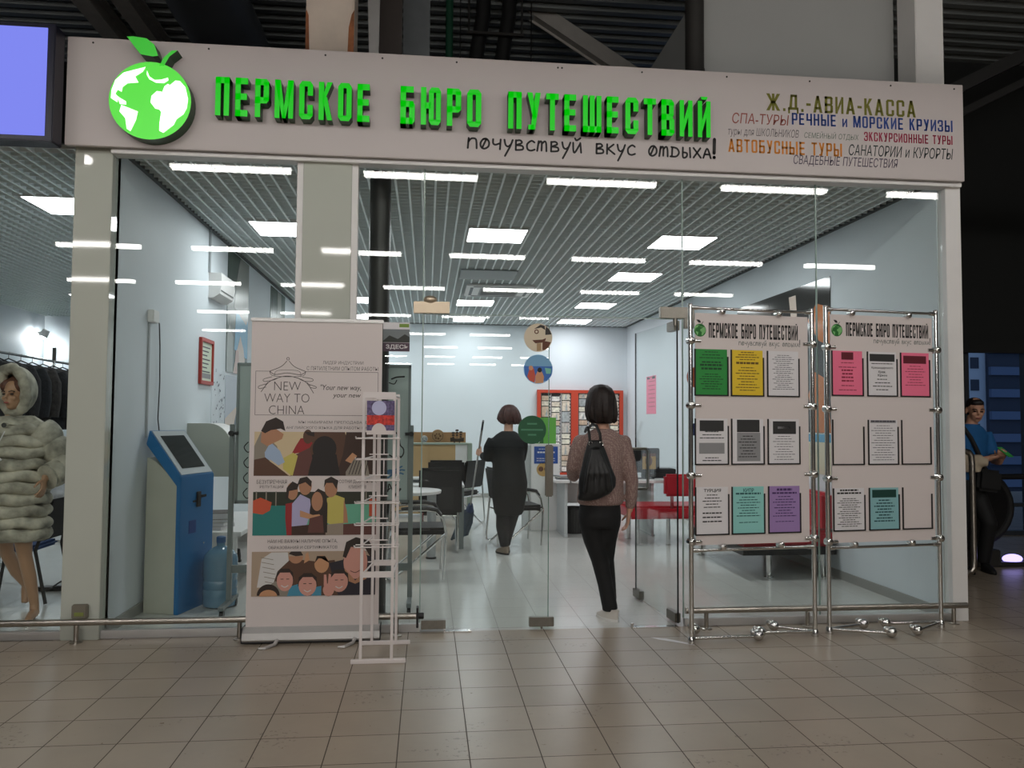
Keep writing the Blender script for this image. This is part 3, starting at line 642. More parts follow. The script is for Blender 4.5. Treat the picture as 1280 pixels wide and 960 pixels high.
stick(mb, 'poster_card', [m_paper, M('grey_photo', (120, 126, 128), .6), M('dark_photo', (52, 54, 50), .6), M('plum_band', (88, 70, 84), .6), M('lime_band', (120, 150, 60), .6)], 'small card on the glass right of the banner reading in capitals')
mb = MB(); mb.prism([(1.985+.06*math.cos(2*PI*k/24), 1.835+.075*math.sin(2*PI*k/24)) for k in range(24)], yS, yS+.002); stick(mb, 'round_sticker', [M('orange_print', (190, 104, 66), .6)], 'orange round sticker half hidden behind the left notice stand')
mb = MB(); mb.box(1.94, 2.02, yS, yS+.002, 1.40, 1.49); stick(mb, 'square_sticker', [M('navy_print', (30, 46, 104), .6)], 'navy square sticker half hidden behind the left notice stand')
mb = MB(); mb.box(1.56, 1.80, 5.25, 5.27, 0, .003); mb.v = []; mb.f = []; mb.m = []
mb.add([(1.56, 5.46, .002), (1.60, 5.40, .002), (1.80, 5.24, .002), (1.81, 5.27, .002), (1.66, 5.42, .002)], [(0, 1, 2, 3, 4)])
solo(mb, 'floor_tape', m_paper, 'strip of worn white tape on the hall floor by the door', 'tape', smooth=False)

# ------------------------------------------------------------------ roll-up banner
bn = thing('roll_up_banner', 'tall white roll-up banner for teaching in China with three photographs', 'banner', (-.76, 5.555, 0))
BX = lambda px: -1.201+(px-312)*.00539
BZ = lambda py: 2.182-(py-401)*.005435
yb = 5.555
pal = {k: M('print_'+k, v, .55) for k, v in dict(cream=(206, 186, 150), umber=(62, 42, 32), brown=(88, 60, 44), skin=(176, 128, 98), tan=(196, 146, 108), dark=(34, 28, 26), grey=(140, 132, 120), red=(150, 40, 42), blue=(158, 178, 204),
      yellow=(196, 184, 96), teal=(40, 122, 116), mint=(106, 176, 148), orange=(196, 84, 54), lilac=(176, 172, 206), maroon=(98, 60, 54), forest=(44, 48, 34), stripe=(206, 204, 202), navy=(40, 36, 46), aqua=(70, 140, 168), beige=(150, 136, 122), hair=(46, 34, 28), pink=(206, 150, 136), sand=(170, 150, 130)).items()}
names = ['base', 'line']+list(pal); ix = {n: i for i, n in enumerate(names)}
mb = MB(); mb.box(-1.201, -.318, yb, yb+.004, .09, 2.175, 0)
lay = [0]
def Y_(): lay[0] += 1; return yb-.0004-.00004*lay[0]
def pg(pts, c): mb.prism([(BX(a), BZ(b)) for a, b in pts], (q := Y_()), q, ix[c])
def el(x, y, rx, ry, c, a0=0, a1=2*PI): mb.disc(BX(x), BZ(y), rx*.00539, ry*.005435, Y_(), ix[c], 20, a0, a1)
def rec(x0, y0, x1, y1, c): pg([(x0, y1), (x1, y1), (x1, y0), (x0, y0)], c)
def st(pts, w, c='line', curve=True): mb.stroke([(BX(a), BZ(b)) for a, b in pts], w*.0053, Y_(), ix[c], True, curve)
def tx(t, x0, x1, y0, y1, bold=-.006, shear=0): text(mb, t, BX(x0), BX(x1), BZ(y1), BZ(y0), Y_(), 1, bold, shear)
# heading
tx('ЛИДЕР ИНДУСТРИИ', 401, 452, 452, 457); tx('С ПЯТИЛЕТНИМ ОПЫТОМ РАБОТЫ', 381, 471, 459, 464)
for a, b in (((318, 466), (336, 466)), ((380, 466), (471, 466)), ((318, 521), (471, 521)), ((318, 466), (318, 521)), ((471, 466), (471, 521))): st([a, b], .5, 'line', False)
tx('NEW', 341, 374, 479, 490, -.016); tx('WAY TO', 329, 385, 494, 505, -.016); tx('CHINA', 335, 379, 509, 520, -.016)
tx('"Your new way,', 397, 449, 482, 491, .004, .2); tx('your new life"', 414, 464, 492, 500, .004, .2)
el(357.5, 450, 2, 2, 'line'); el(357.5, 450, 1.3, 1.3, 'base'); st([(356, 453), (349, 460), (335, 466)], .8); st([(359, 453), (366, 460), (380, 466)], .8); st([(335, 466), (342, 470), (357, 468), (373, 470), (380, 466)], .8)
st([(335, 466), (341, 472), (374, 472), (380, 466)], .6); st([(341, 472), (345, 465), (370, 465), (374, 472)], .5)
st([(325, 492), (334, 480), (346, 474), (357, 472), (369, 474), (381, 480), (390, 493)], .8); st([(338, 473), (328, 476), (329, 479), (340, 477), (346, 474)], .7); st([(376, 473), (388, 475), (388, 478), (378, 478), (370, 474)], .7)
st([(331, 482), (322, 485), (323, 488), (331, 486)], .7); st([(384, 482), (393, 485), (392, 487), (386, 486)], .7); st([(333, 480), (330, 484)], .6); st([(382, 480), (386, 484)], .6)
# first photograph
tx('МЫ НАБИРАЕМ ПРЕПОДАВАТЕЛЕЙ', 372, 470, 527, 532); tx('АНГЛИЙСКОГО ЯЗЫКА ДЛЯ РАБОТЫ В КИТАЕ', 357, 472, 534, 539)
rec(318, 542, 471, 597, 'cream'); pg([(388, 542), (430, 542), (440, 570), (425, 597), (370, 597), (378, 570)], 'brown'); pg([(432, 542), (471, 542), (471, 597), (420, 597), (428, 570)], 'umber')
pg([(369, 560), (375, 550), (384, 549), (390, 556), (384, 566), (364, 570)], 'red'); el(384, 548, 6, 9, 'brown'); pg([(380, 542), (392, 542), (392, 548), (384, 546)], 'hair')
el(405, 563, 15, 16, 'dark'); pg([(390, 570), (420, 570), (425, 597), (385, 597)], 'dark'); pg([(360, 575), (386, 562), (390, 575), (384, 597), (362, 597)], 'maroon'); pg([(354, 575), (366, 568), (372, 572), (366, 597), (354, 592)], 'yellow')
pg([(431, 578), (440, 568), (446, 572), (440, 582)], 'tan'); pg([(432, 592), (442, 576), (458, 576), (462, 597), (432, 597)], 'grey')
for k in range(6): st([(436+k*4, 595), (442+k*3.6, 578)], .9, 'dark', False)
pg([(318, 560), (326, 542), (338, 552), (346, 560), (352, 580), (340, 597), (318, 597)], 'grey'); pg([(331, 568), (338, 555), (350, 566), (356, 580), (346, 585), (332, 576)], 'blue'); pg([(318, 577), (332, 574), (346, 585), (362, 597), (318, 597)], 'brown'); st([(338, 578), (352, 588), (363, 597)], 2.0, 'cream', False)
pg([(327, 541), (333, 533), (347, 540), (354, 545), (352, 551), (342, 556), (334, 560), (326, 555)], 'skin'); pg([(326, 541), (332, 529), (344, 524), (353, 529), (356, 541), (350, 538), (338, 540), (331, 544)], 'hair')
# second photograph
tx('БЕЗУПРЕЧНАЯ', 322, 359, 602, 607); tx('РЕПУТАЦИЯ', 326, 355, 609, 613); tx('СОТНИ ДОВОЛЬНЫХ', 424, 471, 602, 607); tx('КЛИЕНТОВ', 436, 458, 609, 613)
rec(318, 617, 471, 671, 'teal'); rec(318, 617, 471, 634, 'forest'); pg([(360, 634), (471, 632), (471, 656), (360, 660)], 'mint'); pg([(318, 645), (350, 646), (360, 671), (318, 671)], 'teal'); pg([(425, 658), (471, 655), (471, 671), (400, 671)], 'maroon'); rec(462, 626, 471, 648, 'orange')
for xx in (322, 334, 346, 452, 458): st([(xx, 617), (xx, 634)], 1.4, 'grey', False)
pg([(318, 628), (327, 624), (341, 630), (339, 640), (330, 645), (318, 643)], 'orange')
pg([(358, 632), (368, 630), (372, 671), (360, 671), (358, 650)], 'red'); el(366, 616, 7, 11, 'skin'); pg([(358, 625), (359, 612), (366, 604), (374, 608), (372, 614), (362, 616), (361, 626)], 'hair')
pg([(366, 632), (376, 620), (388, 626), (390, 640), (384, 660), (366, 660)], 'lilac'); el(382, 610, 8, 11, 'skin'); pg([(372, 608), (375, 600), (384, 598), (390, 604), (389, 611), (382, 605), (374, 608)], 'hair')
pg([(366, 660), (410, 656), (416, 671), (366, 671)], 'umber'); pg([(409, 625), (420, 621), (431, 625), (432, 656), (420, 660), (410, 656)], 'yellow'); pg([(408, 658), (430, 656), (430, 671), (408, 671)], 'beige'); pg([(430, 626), (434, 640), (436, 656), (430, 656)], 'skin')
el(414, 613, 8, 11, 'skin'); pg([(405, 612), (406, 602), (414, 598), (423, 603), (421, 614), (416, 606), (408, 606)], 'hair'); pg([(388, 640), (391, 620), (398, 613), (406, 617), (410, 632), (410, 668), (388, 668)], 'hair'); el(397, 629, 7, 12, 'skin'); pg([(376, 640), (392, 646), (400, 645), (404, 650), (392, 652), (376, 648)], 'tan'); pg([(388, 650), (404, 646), (406, 668), (386, 668)], 'maroon')
# third photograph
tx('НАМ НЕ ВАЖНЫ НАЛИЧИЕ ОПЫТА,', 337, 423, 676, 681); tx('ОБРАЗОВАНИЯ И СЕРТИФИКАТОВ', 338, 423, 684, 688)
rec(318, 691, 471, 746, 'sand'); pg([(325, 735), (330, 700), (342, 692), (362, 692), (364, 710), (350, 730), (334, 735)], 'stripe')
for k in range(6): st([(329+k*1.2, 698+k*6), (344+k, 701+k*6)], .8, 'grey', False)
pg([(350, 715), (366, 700), (400, 704), (420, 702), (430, 746), (340, 746)], 'brown'); el(372, 697, 9, 9, 'skin', PI, 2*PI); pg([(363, 694), (366, 691), (378, 691), (381, 696), (372, 697)], 'hair')
pg([(384, 694), (387, 692), (389, 702), (382, 706)], 'tan'); el(404, 707, 9, 11, 'tan'); pg([(395, 706), (398, 697), (408, 697), (414, 706), (410, 700), (400, 700)], 'hair')
pg([(413, 706), (430, 702), (440, 690), (471, 700), (471, 746), (425, 746)], 'navy'); el(446, 705, 15, 21, 'pink'); pg([(430, 698), (434, 680), (446, 674), (462, 678), (471, 692), (471, 700), (464, 698), (458, 688), (440, 686), (434, 700)], 'hair'); pg([(432, 712), (446, 728), (462, 712), (460, 726), (446, 732), (436, 728)], 'skin'); st([(440, 716), (446, 718), (452, 715)], 1, 'maroon')
pg([(330, 740), (352, 724), (366, 735), (366, 746), (330, 746)], 'grey'); pg([(362, 746), (366, 734), (380, 730), (384, 746)], 'aqua'); pg([(392, 746), (394, 736), (404, 734), (404, 746)], 'aqua')
for fx, fy, rx, ry in ((359, 727, 10, 13), (387, 733, 11, 13), (426, 729, 11, 13)):
    pg([(fx-rx-1, fy+1), (fx-rx, fy-9), (fx-5, fy-15), (fx+5, fy-15), (fx+rx, fy-9), (fx+rx+1, fy+1)], 'hair'); el(fx, fy, rx, ry, 'pink')
    pg([(fx-rx, fy-4), (fx-6, fy-10), (fx+6, fy-10), (fx+rx, fy-4), (fx+rx, fy-10), (fx+4, fy-15), (fx-4, fy-15), (fx-rx, fy-10)], 'hair')
    st([(fx-5, fy-2), (fx-2, fy-2)], .9, 'dark', False); st([(fx+2, fy-2), (fx+5, fy-2)], .9, 'dark', False); st([(fx-4, fy+6), (fx, fy+8), (fx+4, fy+6)], 1.2, 'stripe')
el(339, 745, 14, 14, 'hair', 0, PI); el(339, 746, 11, 8, 'tan', 0, PI); el(413, 739, 7, 8, 'pink'); pg([(407, 734), (407, 720), (410, 720), (411, 732)], 'pink'); pg([(412, 732), (413, 719), (416, 720), (415, 733)], 'pink')
mb.build('print_panel', [m_print, M('thin_ink', (70, 62, 60), .6)]+list(pal.values()), bn, smooth=False, recalc=False)
mb = MB(); mb.box(-1.208, -.311, yb-.01, yb+.014, 2.17, 2.195); mb.build('top_bar', m_alu, bn, bevel=.004)
mb = MB(); mb.loft([[(x, yb+a, b) for a, b in ((-.05, .014), (-.062, .03), (-.055, .075), (-.02, .105), (.02, .105), (.05, .08), (.05, .014))] for x in (-1.213, -.305)]); mb.build('base_cassette', m_alu, bn)
mb = MB(); mb.box(-1.216, -1.212, yb-.065, yb+.053, .01, .11); mb.box(-.306, -.302, yb-.065, yb+.053, .01, .11); mb.box(-1.213, -.305, yb-.055, yb+.052, .008, .016); mb.build('end_cap', m_black, bn, bevel=.001)
for fx in (-.98, -.47):
    mb = MB(); mb.tube([(fx, yb-.05, .03), (fx-.01, yb-.10, .012), (fx-.06, yb-.17, .006), (fx-.10, yb-.17, .006)], [.014, .012, .012, .007], 8); mb.build('foot', m_alu, bn)

# ------------------------------------------------------------------ white wire rack
m_wire = M('white_wire', (224, 216, 214), .4)
rk = thing('brochure_rack', 'narrow white wire brochure rack standing before the banner', 'rack', (-.29, 5.27, 0))
for nm, px, py in (('a', -.396, 5.03), ('b', -.206, 5.03), ('c', -.355, 5.44), ('d', -.195, 5.44)):
    mb = MB(); mb.box(px-.009, px+.009, py-.009, py+.009, .02, 1.66 if py < 5.3 else 1.66); mb.build('post', m_wire, rk, bevel=.002)
for py, a, b in ((5.03, -.455, -.118), (5.44, -.425, -.10)):
    mb = MB(); mb.box(a, b, py-.013, py+.013, 0, .025); mb.build('foot_bar', m_wire, rk, bevel=.003)
mb = MB(); mb.box(-.396, -.206, 5.022, 5.038, .525, .56); mb.box(-.355, -.195, 5.43, 5.45, .525, .56); mb.box(-.402, -.20, 5.02, 5.04, 1.64, 1.675); mb.box(-.36, -.19, 5.43, 5.45, 1.64, 1.675)
for px, qx in ((-.396, -.355), (-.206, -.195)):
    mb.cyl((px, 5.03, 1.655), (qx, 5.44, 1.655), .006); mb.cyl((px, 5.03, .54), (qx, 5.44, .54), .006)
mb.build('cross_bar', m_wire, rk)
for k, z in enumerate((1.385, 1.255, 1.125, .985, .85, .715)):
    mb = MB(); mb.tube([(-.44, 5.00, z), (-.17, 5.00, z), (-.17, 5.10, z), (-.44, 5.10, z)], .0045, 6, 0, True)
    mb.tube([(-.44, 5.00, z), (-.44, 4.985, z+.012)], .004, 6); mb.tube([(-.33, 5.06, z), (-.33, 5.06, z-.10)], .004, 6); mb.tube([(-.27, 5.06, z), (-.27, 5.06, z-.10)], .004, 6)
    mb.tube([(-.36, 5.06, z-.10), (-.24, 5.06, z-.10)], .004, 6); mb.tube([(-.40, 5.10, z), (-.36, 5.43, z)], .0045, 6)
    mb.tube([(-.20, 5.10, z), (-.20, 5.43, z)], .0045, 6)
    mb.build('wire_shelf', m_wire, rk)
cdm = [M('leaf_purple', (96, 84, 122), .6, var=.5, vscale=60), M('leaf_red', (196, 56, 48), .6, var=.5, vscale=50), M('leaf_lilac', (188, 188, 222), .6), m_print]
mb = MB(); yq = 4.992
mb.box(-.375, -.205, yq, yq+.003, 1.41, 1.62, 0); mb.quad((-.375, yq-.0004, 1.47), (-.205, yq-.0004, 1.47), (-.205, yq-.0004, 1.53), (-.375, yq-.0004, 1.53), 1); mb.disc(-.30, 1.575, .045, .045, yq-.0007, 2); mb.disc(-.30, 1.43, .045, .05, yq-.0008, 3, 20, 0, PI); mb.quad((-.375, yq-.0006, 1.41), (-.205, yq-.0006, 1.41), (-.205, yq-.0006, 1.435), (-.375, yq-.0006, 1.435), 3)
solo(mb, 'leaflet', cdm, 'purple and red flower leaflet at the top of the wire rack', 'leaflet', smooth=False, recalc=False)

# ------------------------------------------------------------------ notice stands
def notice_stand(lab, loc, rz, Wd, zt, zb, U, ttl, lg, cols, rws, empties, balls, side, tops):
    t = thing('notice_stand', lab, 'notice board', loc, rz)
    for u in (0, Wd):
        mb = MB(); mb.cyl((u, 0, 0), (u, 0, zt+.02), .0165, n=16); mb.lathe([(.026, 0), (.026, .03), (.018, .05)], (u, 0, 0), 18); mb.ell((u, 0, zt+.02), .018, .018, .012); mb.build('post', m_chrome, t, True)
    for z in (zt, zb):
        mb = MB(); mb.cyl((0, 0, z), (Wd, 0, z), .011, n=12); mb.cyl((0, 0, z), (.05, 0, z), .016, n=12); mb.cyl((Wd-.05, 0, z), (Wd, 0, z), .016, n=12); mb.build('crossbar', m_chrome, t, True)
    for z in side:
        for u, s in ((0, 1), (Wd, -1)):
            mb = MB(); mb.cyl((u, -.022, z), (u, .02, z), .026, n=18); mb.cyl((u, 0, z), (u+s*.075, -.0, z), .014, n=12); mb.ell((u, -.024, z), .026, .012, .026); mb.build('clamp', m_chrome, t, True)
    for u in tops:
        for z, s in ((zt, -1), (zb, 1)):
            mb = MB(); mb.cyl((u, -.02, z+s*.022), (u, .02, z+s*.022), .022, n=16); mb.ell((u, -.022, z+s*.022), .022, .011, .022); mb.cyl((u, 0, z), (u, 0, z+s*.03), .012); mb.build('clamp', m_chrome, t, True)
    mb = MB(); p0, p1 = .035, Wd-.035; zb0, zt0 = zb+.035, zt-.035
    mb.box(p0, p1, -.003, .003, zb0, zt0, 0); y = -.0036
    for ch, x, w in block_line('ПЕРМСКОЕ БЮРО ПУТЕШЕСТВИЙ', U(ttl[0]), U(ttl[1]), .2, .9):
        for pl in BLOCK[ch]: mb.prism([(x+w*a, ttl[2]+ttl[3]*b) for a, b in pl], y, y, 1)
    pen_line(mb, 'почувствуй вкус отдыха!', U(ttl[0])+.33*(U(ttl[1])-U(ttl[0])), U(ttl[1])+.02, ttl[2]-.045, .024, y, .0035, 4)
    lx, lz, lr = lg
    mb.disc(lx, lz, lr, lr, y, 2)
    for k in ('america', 'south', 'africa', 'arc'): mb.prism(logo_poly(k, lx, lz, lr), y-.0004, y-.0004, 3)
    for k in ('leaf', 'stem'): mb.prism(logo_poly(k, lx, lz, lr), y, y, 1)
    mb.build('panel', [m_print, m_ink, M('logo_green', (24, 104, 34), .5), M('logo_pale', (120, 186, 112), .5), M('grey_ink', (86, 92, 88), .6)], t, True, smooth=False, recalc=False)
    for z0, z1 in rws:
        for c0, c1 in cols:
            a, b = U(c0), U(c1); mb = MB(); w = .009
            mb.box(a-w, a, -.010, -.003, z0-w, z1); mb.box(b, b+w, -.010, -.003, z0-w, z1-.05); mb.box(a-w, b+w, -.010, -.003, z0-w, z0)
            mb.build('pocket', m_ink, t, True, smooth=False)
    for i, (bu, bv, bu0) in enumerate(balls):
        mb = MB(); mb.cyl((bu0, 0, .035), (bu, bv, .032), .011, n=12); mb.ell((bu, bv, .038), .038, .038, .038, 20, 14); mb.ell((bu-.03, bv+.012, .055), .022, .022, .022); mb.build('foot', m_chrome, t, True)
    return t
def sheet(stand_loc, rz, u0, u1, z0, z1, col, lines, lab, ink=None, pic=None, head=None, name='notice_sheet', group='printed notices on the stands'):
    mb = MB(); y = -.0050; mb.box(u0, u1, y, y+.0012, z0, z1, 0); yy = y-.0004; w = u1-u0; h = z1-z0
    for (a, b, c, d, mi) in (pic or []): mb.quad((u0+a*w, yy, z0+b*h), (u0+c*w, yy, z0+b*h), (u0+c*w, yy, z0+d*h), (u0+a*w, yy, z0+d*h), mi)
    rnd = random.Random(lab)
    for (v, hw, th) in lines:      # rows of print
        x = .5-hw; 
        while x < .5+hw-.01:
            L = min(rnd.uniform(.05, .14), .5+hw-x); mb.quad((u0+x*w, yy-.0002, z0+v*h), (u0+(x+L)*w, yy-.0002, z0+v*h), (u0+(x+L)*w, yy-.0002, z0+v*h+th), (u0+x*w, yy-.0002, z0+v*h+th), 1); x += L+.018
    for (tt, v0, v1, x0, x1) in (head or []): text(mb, tt, u0+x0*w, u0+x1*w, z0+v0*h, z0+v1*h, yy-.0003, 1, .02)
    o = mb.build(name, [col, ink or m_ink, M('photo_dark', (46, 46, 46), .6), M('photo_grey', (140, 140, 142), .6), M('photo_mid', (96, 96, 96), .6), M('maroon_band', (96, 18, 34), .6), M('pine_band', (14, 60, 52), .6)], None, True, smooth=False, recalc=False)
    o.location = stand_loc; o.rotation_euler = (0, 0, rz); return tag(o, lab, 'notice', group)
green, yel, pink, turq, purp, soft = M('green_paper', (40, 140, 60), .6), M('yellow_paper', (226, 192, 44), .6), M('pink_paper', (240, 116, 148), .6), M('turquoise_paper', (142, 204, 198), .6), M('purple_paper', (158, 128, 182), .6), M('pale_turquoise_paper', (138, 186, 190), .6)
dkg, dky, dkp, dkt = M('green_ink', (14, 66, 30), .6), M('olive_ink', (104, 78, 18), .6), M('rose_ink', (150, 40, 66), .6), M('soft_ink', (70, 66, 76), .6)
def rowsof(top, bot, n, hw=.38, th=.006): return [(top-(top-bot)*i/max(n-1, 1), hw*(.55+.45*((i*7) % 5)/4.), th) for i in range(n)]
L1, A1 = (1.795, 5.285, 0), math.atan2(.115, .935); W1 = .942
U1 = lambda px: (px-864)*(W1/158.)
rw1 = [(1.690, 2.005), (1.215, 1.525), (.735, 1.055)]; cl1 = [(870, 910), (916, 956), (963, 1003)]
sd1 = [2.06, 1.615, 1.135, .685]
def loc_uv(px, py, L, A):
    dx, dy = px-L[0], py-L[1]; return dx*math.cos(A)+dy*math.sin(A), -dx*math.sin(A)+dy*math.cos(A)
b1 = [loc_uv(2.28, 5.32, L1, A1)+(0,), loc_uv(2.33, 5.40, L1, A1)+(W1,), loc_uv(2.50, 5.56, L1, A1)+(W1,), loc_uv(1.90, 5.52, L1, A1)+(0,)]
notice_stand('left chrome notice stand with white panel of coloured sheets by the open door', L1, A1, W1, 2.29, .625, U1, (887, 1003, 2.085, .105), (U1(876), 2.135, .045), cl1, rw1, [], b1, sd1, (.235, .675))
def s1(r, c, *a, **k): return sheet(L1, A1, U1(cl1[c][0]), U1(cl1[c][1]), rw1[r][0], rw1[r][1], *a, **k)
s1(0, 0, green, rowsof(.93, .80, 3)+[(.70, .3, .01), (.63, .36, .014), (.55, .32, .014)]+rowsof(.44, .12, 7), 'green notice sheet, top left on the left stand', dkg)
s1(0, 1, yel, rowsof(.94, .78, 4)+[(.69, .36, .015)]+rowsof(.60, .1, 9), 'yellow notice sheet, top middle on the left stand', dky)
s1(0, 2, m_paper, rowsof(.90, .14, 18, .36, .004), 'white notice sheet of small print, top right on the left stand', dkt)
s1(1, 0, m_paper, rowsof(.70, .56, 3)+rowsof(.12, .06, 2), 'white notice sheet with dark picture and grey block, middle row of left stand', None, [(.12, .72, .88, .96, 2), (.1, .22, .9, .46, 3)])
s1(1, 1, m_paper, rowsof(.60, .14, 8, .3), 'white notice sheet with dark picture over grey column, middle of the left stand', None, [(.15, .70, .88, .98, 2), (.15, .05, .90, .69, 3)])
s1(1, 2, m_paper, rowsof(.60, .08, 10, .36, .004), 'white notice sheet with dark picture, middle row right on the left stand', dkt, [(.14, .66, .9, .95, 2), (.3, .78, .7, .83, 3)])
s1(2, 0, m_paper, rowsof(.82, .56, 5, .3)+[(.43, .3, .009), (.34, .3, .009), (.25, .3, .009)], 'white notice sheet headed with a country name, bottom left on the left stand', None, None, [('ТУРЦИЯ', .88, .96, .24, .78)])
s1(2, 1, turq, [(.83, .4, .012)]+rowsof(.76, .36, 8)+[(.22, .3, .005)], 'turquoise notice sheet, bottom middle on the left stand', M('teal_ink', (40, 92, 92), .6), None, [('КИПР', .88, .96, .34, .68)])
s1(2, 2, purp, [(.90, .25, .016), (.83, .4, .012)]+rowsof(.76, .34, 8)+[(.22, .3, .005)], 'purple notice sheet, bottom right on the left stand', M('violet_ink', (70, 42, 96), .6))
L2, A2 = (2.865, 5.455, 0), math.atan2(.115, .93); W2 = .935
U2 = lambda px: (px-1034)*(W2/136.)
rw2 = [(1.705, 2.025), (1.205, 1.525), (.73, 1.03)]; cl2 = [(1041, 1077), (1084, 1119), (1125, 1160)]
b2 = [loc_uv(3.18, 5.56, L2, A2)+(0,), loc_uv(3.25, 5.32, L2, A2)+(0,), loc_uv(3.36, 5.57, L2, A2)+(W2,), loc_uv(3.47, 5.36, L2, A2)+(W2,)]
notice_stand('right chrome notice stand with white panel and three empty pockets', L2, A2, W2, 2.325, .605, U2, (1058, 1160, 2.135, .10), (U2(1047), 2.175, .046), cl2, rw2, [], b2, [2.05, 1.60, 1.10, .65], (.21, .69))
def s2(r, c, *a, **k): return sheet(L2, A2, U2(cl2[c][0]), U2(cl2[c][1]), rw2[r][0], rw2[r][1], *a, **k)
s2(0, 0, pink, rowsof(.72, .62, 2)+[(.54, .2, .012), (.46, .18, .012), (.38, .2, .012), (.30, .2, .012)]+rowsof(.2, .1, 2), 'pink notice sheet with small dark square, top left on the right stand', dkp, [(.3, .8, .7, .97, 5)])
s2(0, 1, m_paper, rowsof(.36, .12, 4, .34)+[(.72, .38, .006)], 'white notice sheet with a black band, top middle on the right stand', None, [(.06, .78, .94, .95, 2)], [('Краснодарского', .60, .66, .12, .88), ('Края,', .50, .57, .36, .62), ('Крым', .42, .49, .34, .66)])
s2(0, 2, pink, rowsof(.68, .24, 8, .36, .005), 'pink notice sheet with wide maroon band, top right on the right stand', dkp, [(.08, .75, .9, .93, 5)])
s2(1, 1, m_paper, [(.95, .42, .012)]+rowsof(.86, .08, 15, .42, .004), 'lone white notice sheet in the middle row of the right stand', dkt, [(.05, .93, .95, .99, 3)])
s2(2, 0, m_paper, [(.93, .3, .012), (.86, .4, .012)]+rowsof(.74, .08, 14, .4, .005), 'white notice sheet, bottom left on the right stand', None)
s2(2, 1, soft, rowsof(.68, .18, 8, .36, .009), 'pale turquoise notice sheet with dark band, bottom middle on the right stand', M('teal_ink2', (20, 70, 76), .6), [(.08, .76, .92, .95, 6)])
# ------------------------------------------------------------------ inside the agency: ceiling fittings and pipe
mb = MB(); mb.cyl((-.385, 6.2, 0), (-.385, 6.2, 3.95), .082, n=24); mb.cyl((-.385, 6.2, 1.9), (-.385, 6.2, 1.94), .088, n=24); mb.cyl((-.385, 6.2, 0), (-.385, 6.2, .02), .10, n=24)
solo(mb, 'standing_pipe', M('charcoal_pipe', (52, 50, 48), .4, .2), 'dark round pipe from floor to ceiling behind the banner', 'pipe')
ac = thing('air_conditioner', 'white ceiling cassette air conditioner behind the flat hatch', 'air conditioner', (1.0, 11.35, 3.36))
mb = MB(); mb.box(.52, 1.48, 10.9, 11.85, 3.365, 3.398); mb.build('panel', m_white, ac, bevel=.006)
mb = MB(); mb.box(.72, 1.28, 11.1, 11.65, 3.355, 3.367)
for k in range(9): mb.box(.74, 1.26, 11.12+k*.06, 11.135+k*.06, 3.350, 3.356)
mb.build('grille', M('mid_grey_plastic', (150, 152, 152), .5), ac, smooth=False)
for b in ((.62, 1.38, 10.96, 11.0), (.62, 1.38, 11.75, 11.79), (.58, .62, 11.05, 11.7), (1.38, 1.42, 11.05, 11.7)):
    mb = MB(); mb.box(b[0], b[1], b[2], b[3], 3.360, 3.366); mb.build('louvre', M('slot_grey', (84, 88, 90), .5), ac, smooth=False)
mb = MB(); mb.box(.40, 1.12, 9.87, 10.5, 3.39, 3.40); mb.box(.40, 1.12, 9.87, 10.5, 3.385, 3.39); solo(mb, 'ceiling_hatch', M('hatch_grey', (158, 164, 164), .6), 'plain grey ceiling hatch in front of the air conditioner', 'hatch', bevel=.001)

# ------------------------------------------------------------------ left wall
XW = -2.2
cd_ = thing('power_socket', 'white socket box high on the left wall with a hanging lead', 'socket', (XW, 6.53, 2.26))
mb = MB(); mb.box(XW, XW+.05, 6.47, 6.60, 2.26, 2.36); mb.build('casing', m_white, cd_, bevel=.006)
mb = MB(); mb.box(XW, XW+.012, 6.49, 6.515, 1.35, 2.26); mb.build('conduit', M('grey_conduit', (160, 164, 166), .5), cd_, smooth=False)
mb = MB(); mb.tube([(XW+.03, 6.60, 2.29), (XW+.03, 6.66, 2.27), (XW+.02, 6.72, 2.1), (XW+.02, 6.74, 1.8), (XW+.02, 6.72, 1.5), (XW+.05, 6.70, 1.3)], .005, 6); mb.build('lead', m_black, cd_)
un = thing('wall_unit', 'white wall unit with curved lower edge high on the left wall', 'wall unit', (XW, 8.45, 2.72))
mb = MB(); pr = [(XW, 2.97), (XW+.12, 2.97), (XW+.13, 2.86), (XW+.11, 2.76), (XW+.05, 2.72), (XW, 2.72)]
mb.loft([[(a, y, b) for a, b in pr] for y in (8.18, 8.72)]); mb.build('casing', m_white, un)
mb = MB(); mb.box(XW, XW+.02, 8.15, 8.18, 2.97, 3.4); mb.build('conduit', M('grey_conduit', (160, 164, 166), .5), un, smooth=False)
mb = MB(); mb.loft([[(XW+.131+.001*i, y, z) for y, z in ((8.2, 2.79), (8.7, 2.79), (8.7, 2.80), (8.2, 2.80))] for i in (-12, -11)]); mb.build('outlet_slot', M('slot_grey', (84, 88, 90), .5), un, smooth=False)
pc = thing('framed_certificate', 'red framed certificate on the left wall above the kiosk', 'picture', (XW, 8.12, 1.84))
mb = MB()
for b in ((7.89, 7.92, 1.84, 2.29), (8.31, 8.34, 1.84, 2.29), (7.92, 8.31, 1.84, 1.875), (7.92, 8.31, 2.255, 2.29)): mb.box(XW, XW+.03, *b)
mb.build('frame', M('red_frame', (170, 52, 40), .45), pc, bevel=.003)
mb = MB(); mb.box(XW, XW+.012, 7.92, 8.31, 1.875, 2.255, 0)
for k in range(7): mb.box(XW+.012, XW+.0125, 7.98, 8.25-.05*(k % 3), 2.2-k*.04, 2.212-k*.04, 1)
mb.box(XW+.012, XW+.0125, 7.95, 8.28, 1.90, 1.95, 2)
mb.build('certificate', [M('mint_paper', (206, 216, 196), .6), M('soft_ink', (70, 66, 76), .6), M('photo_grey', (140, 140, 142), .6)], pc, smooth=False)
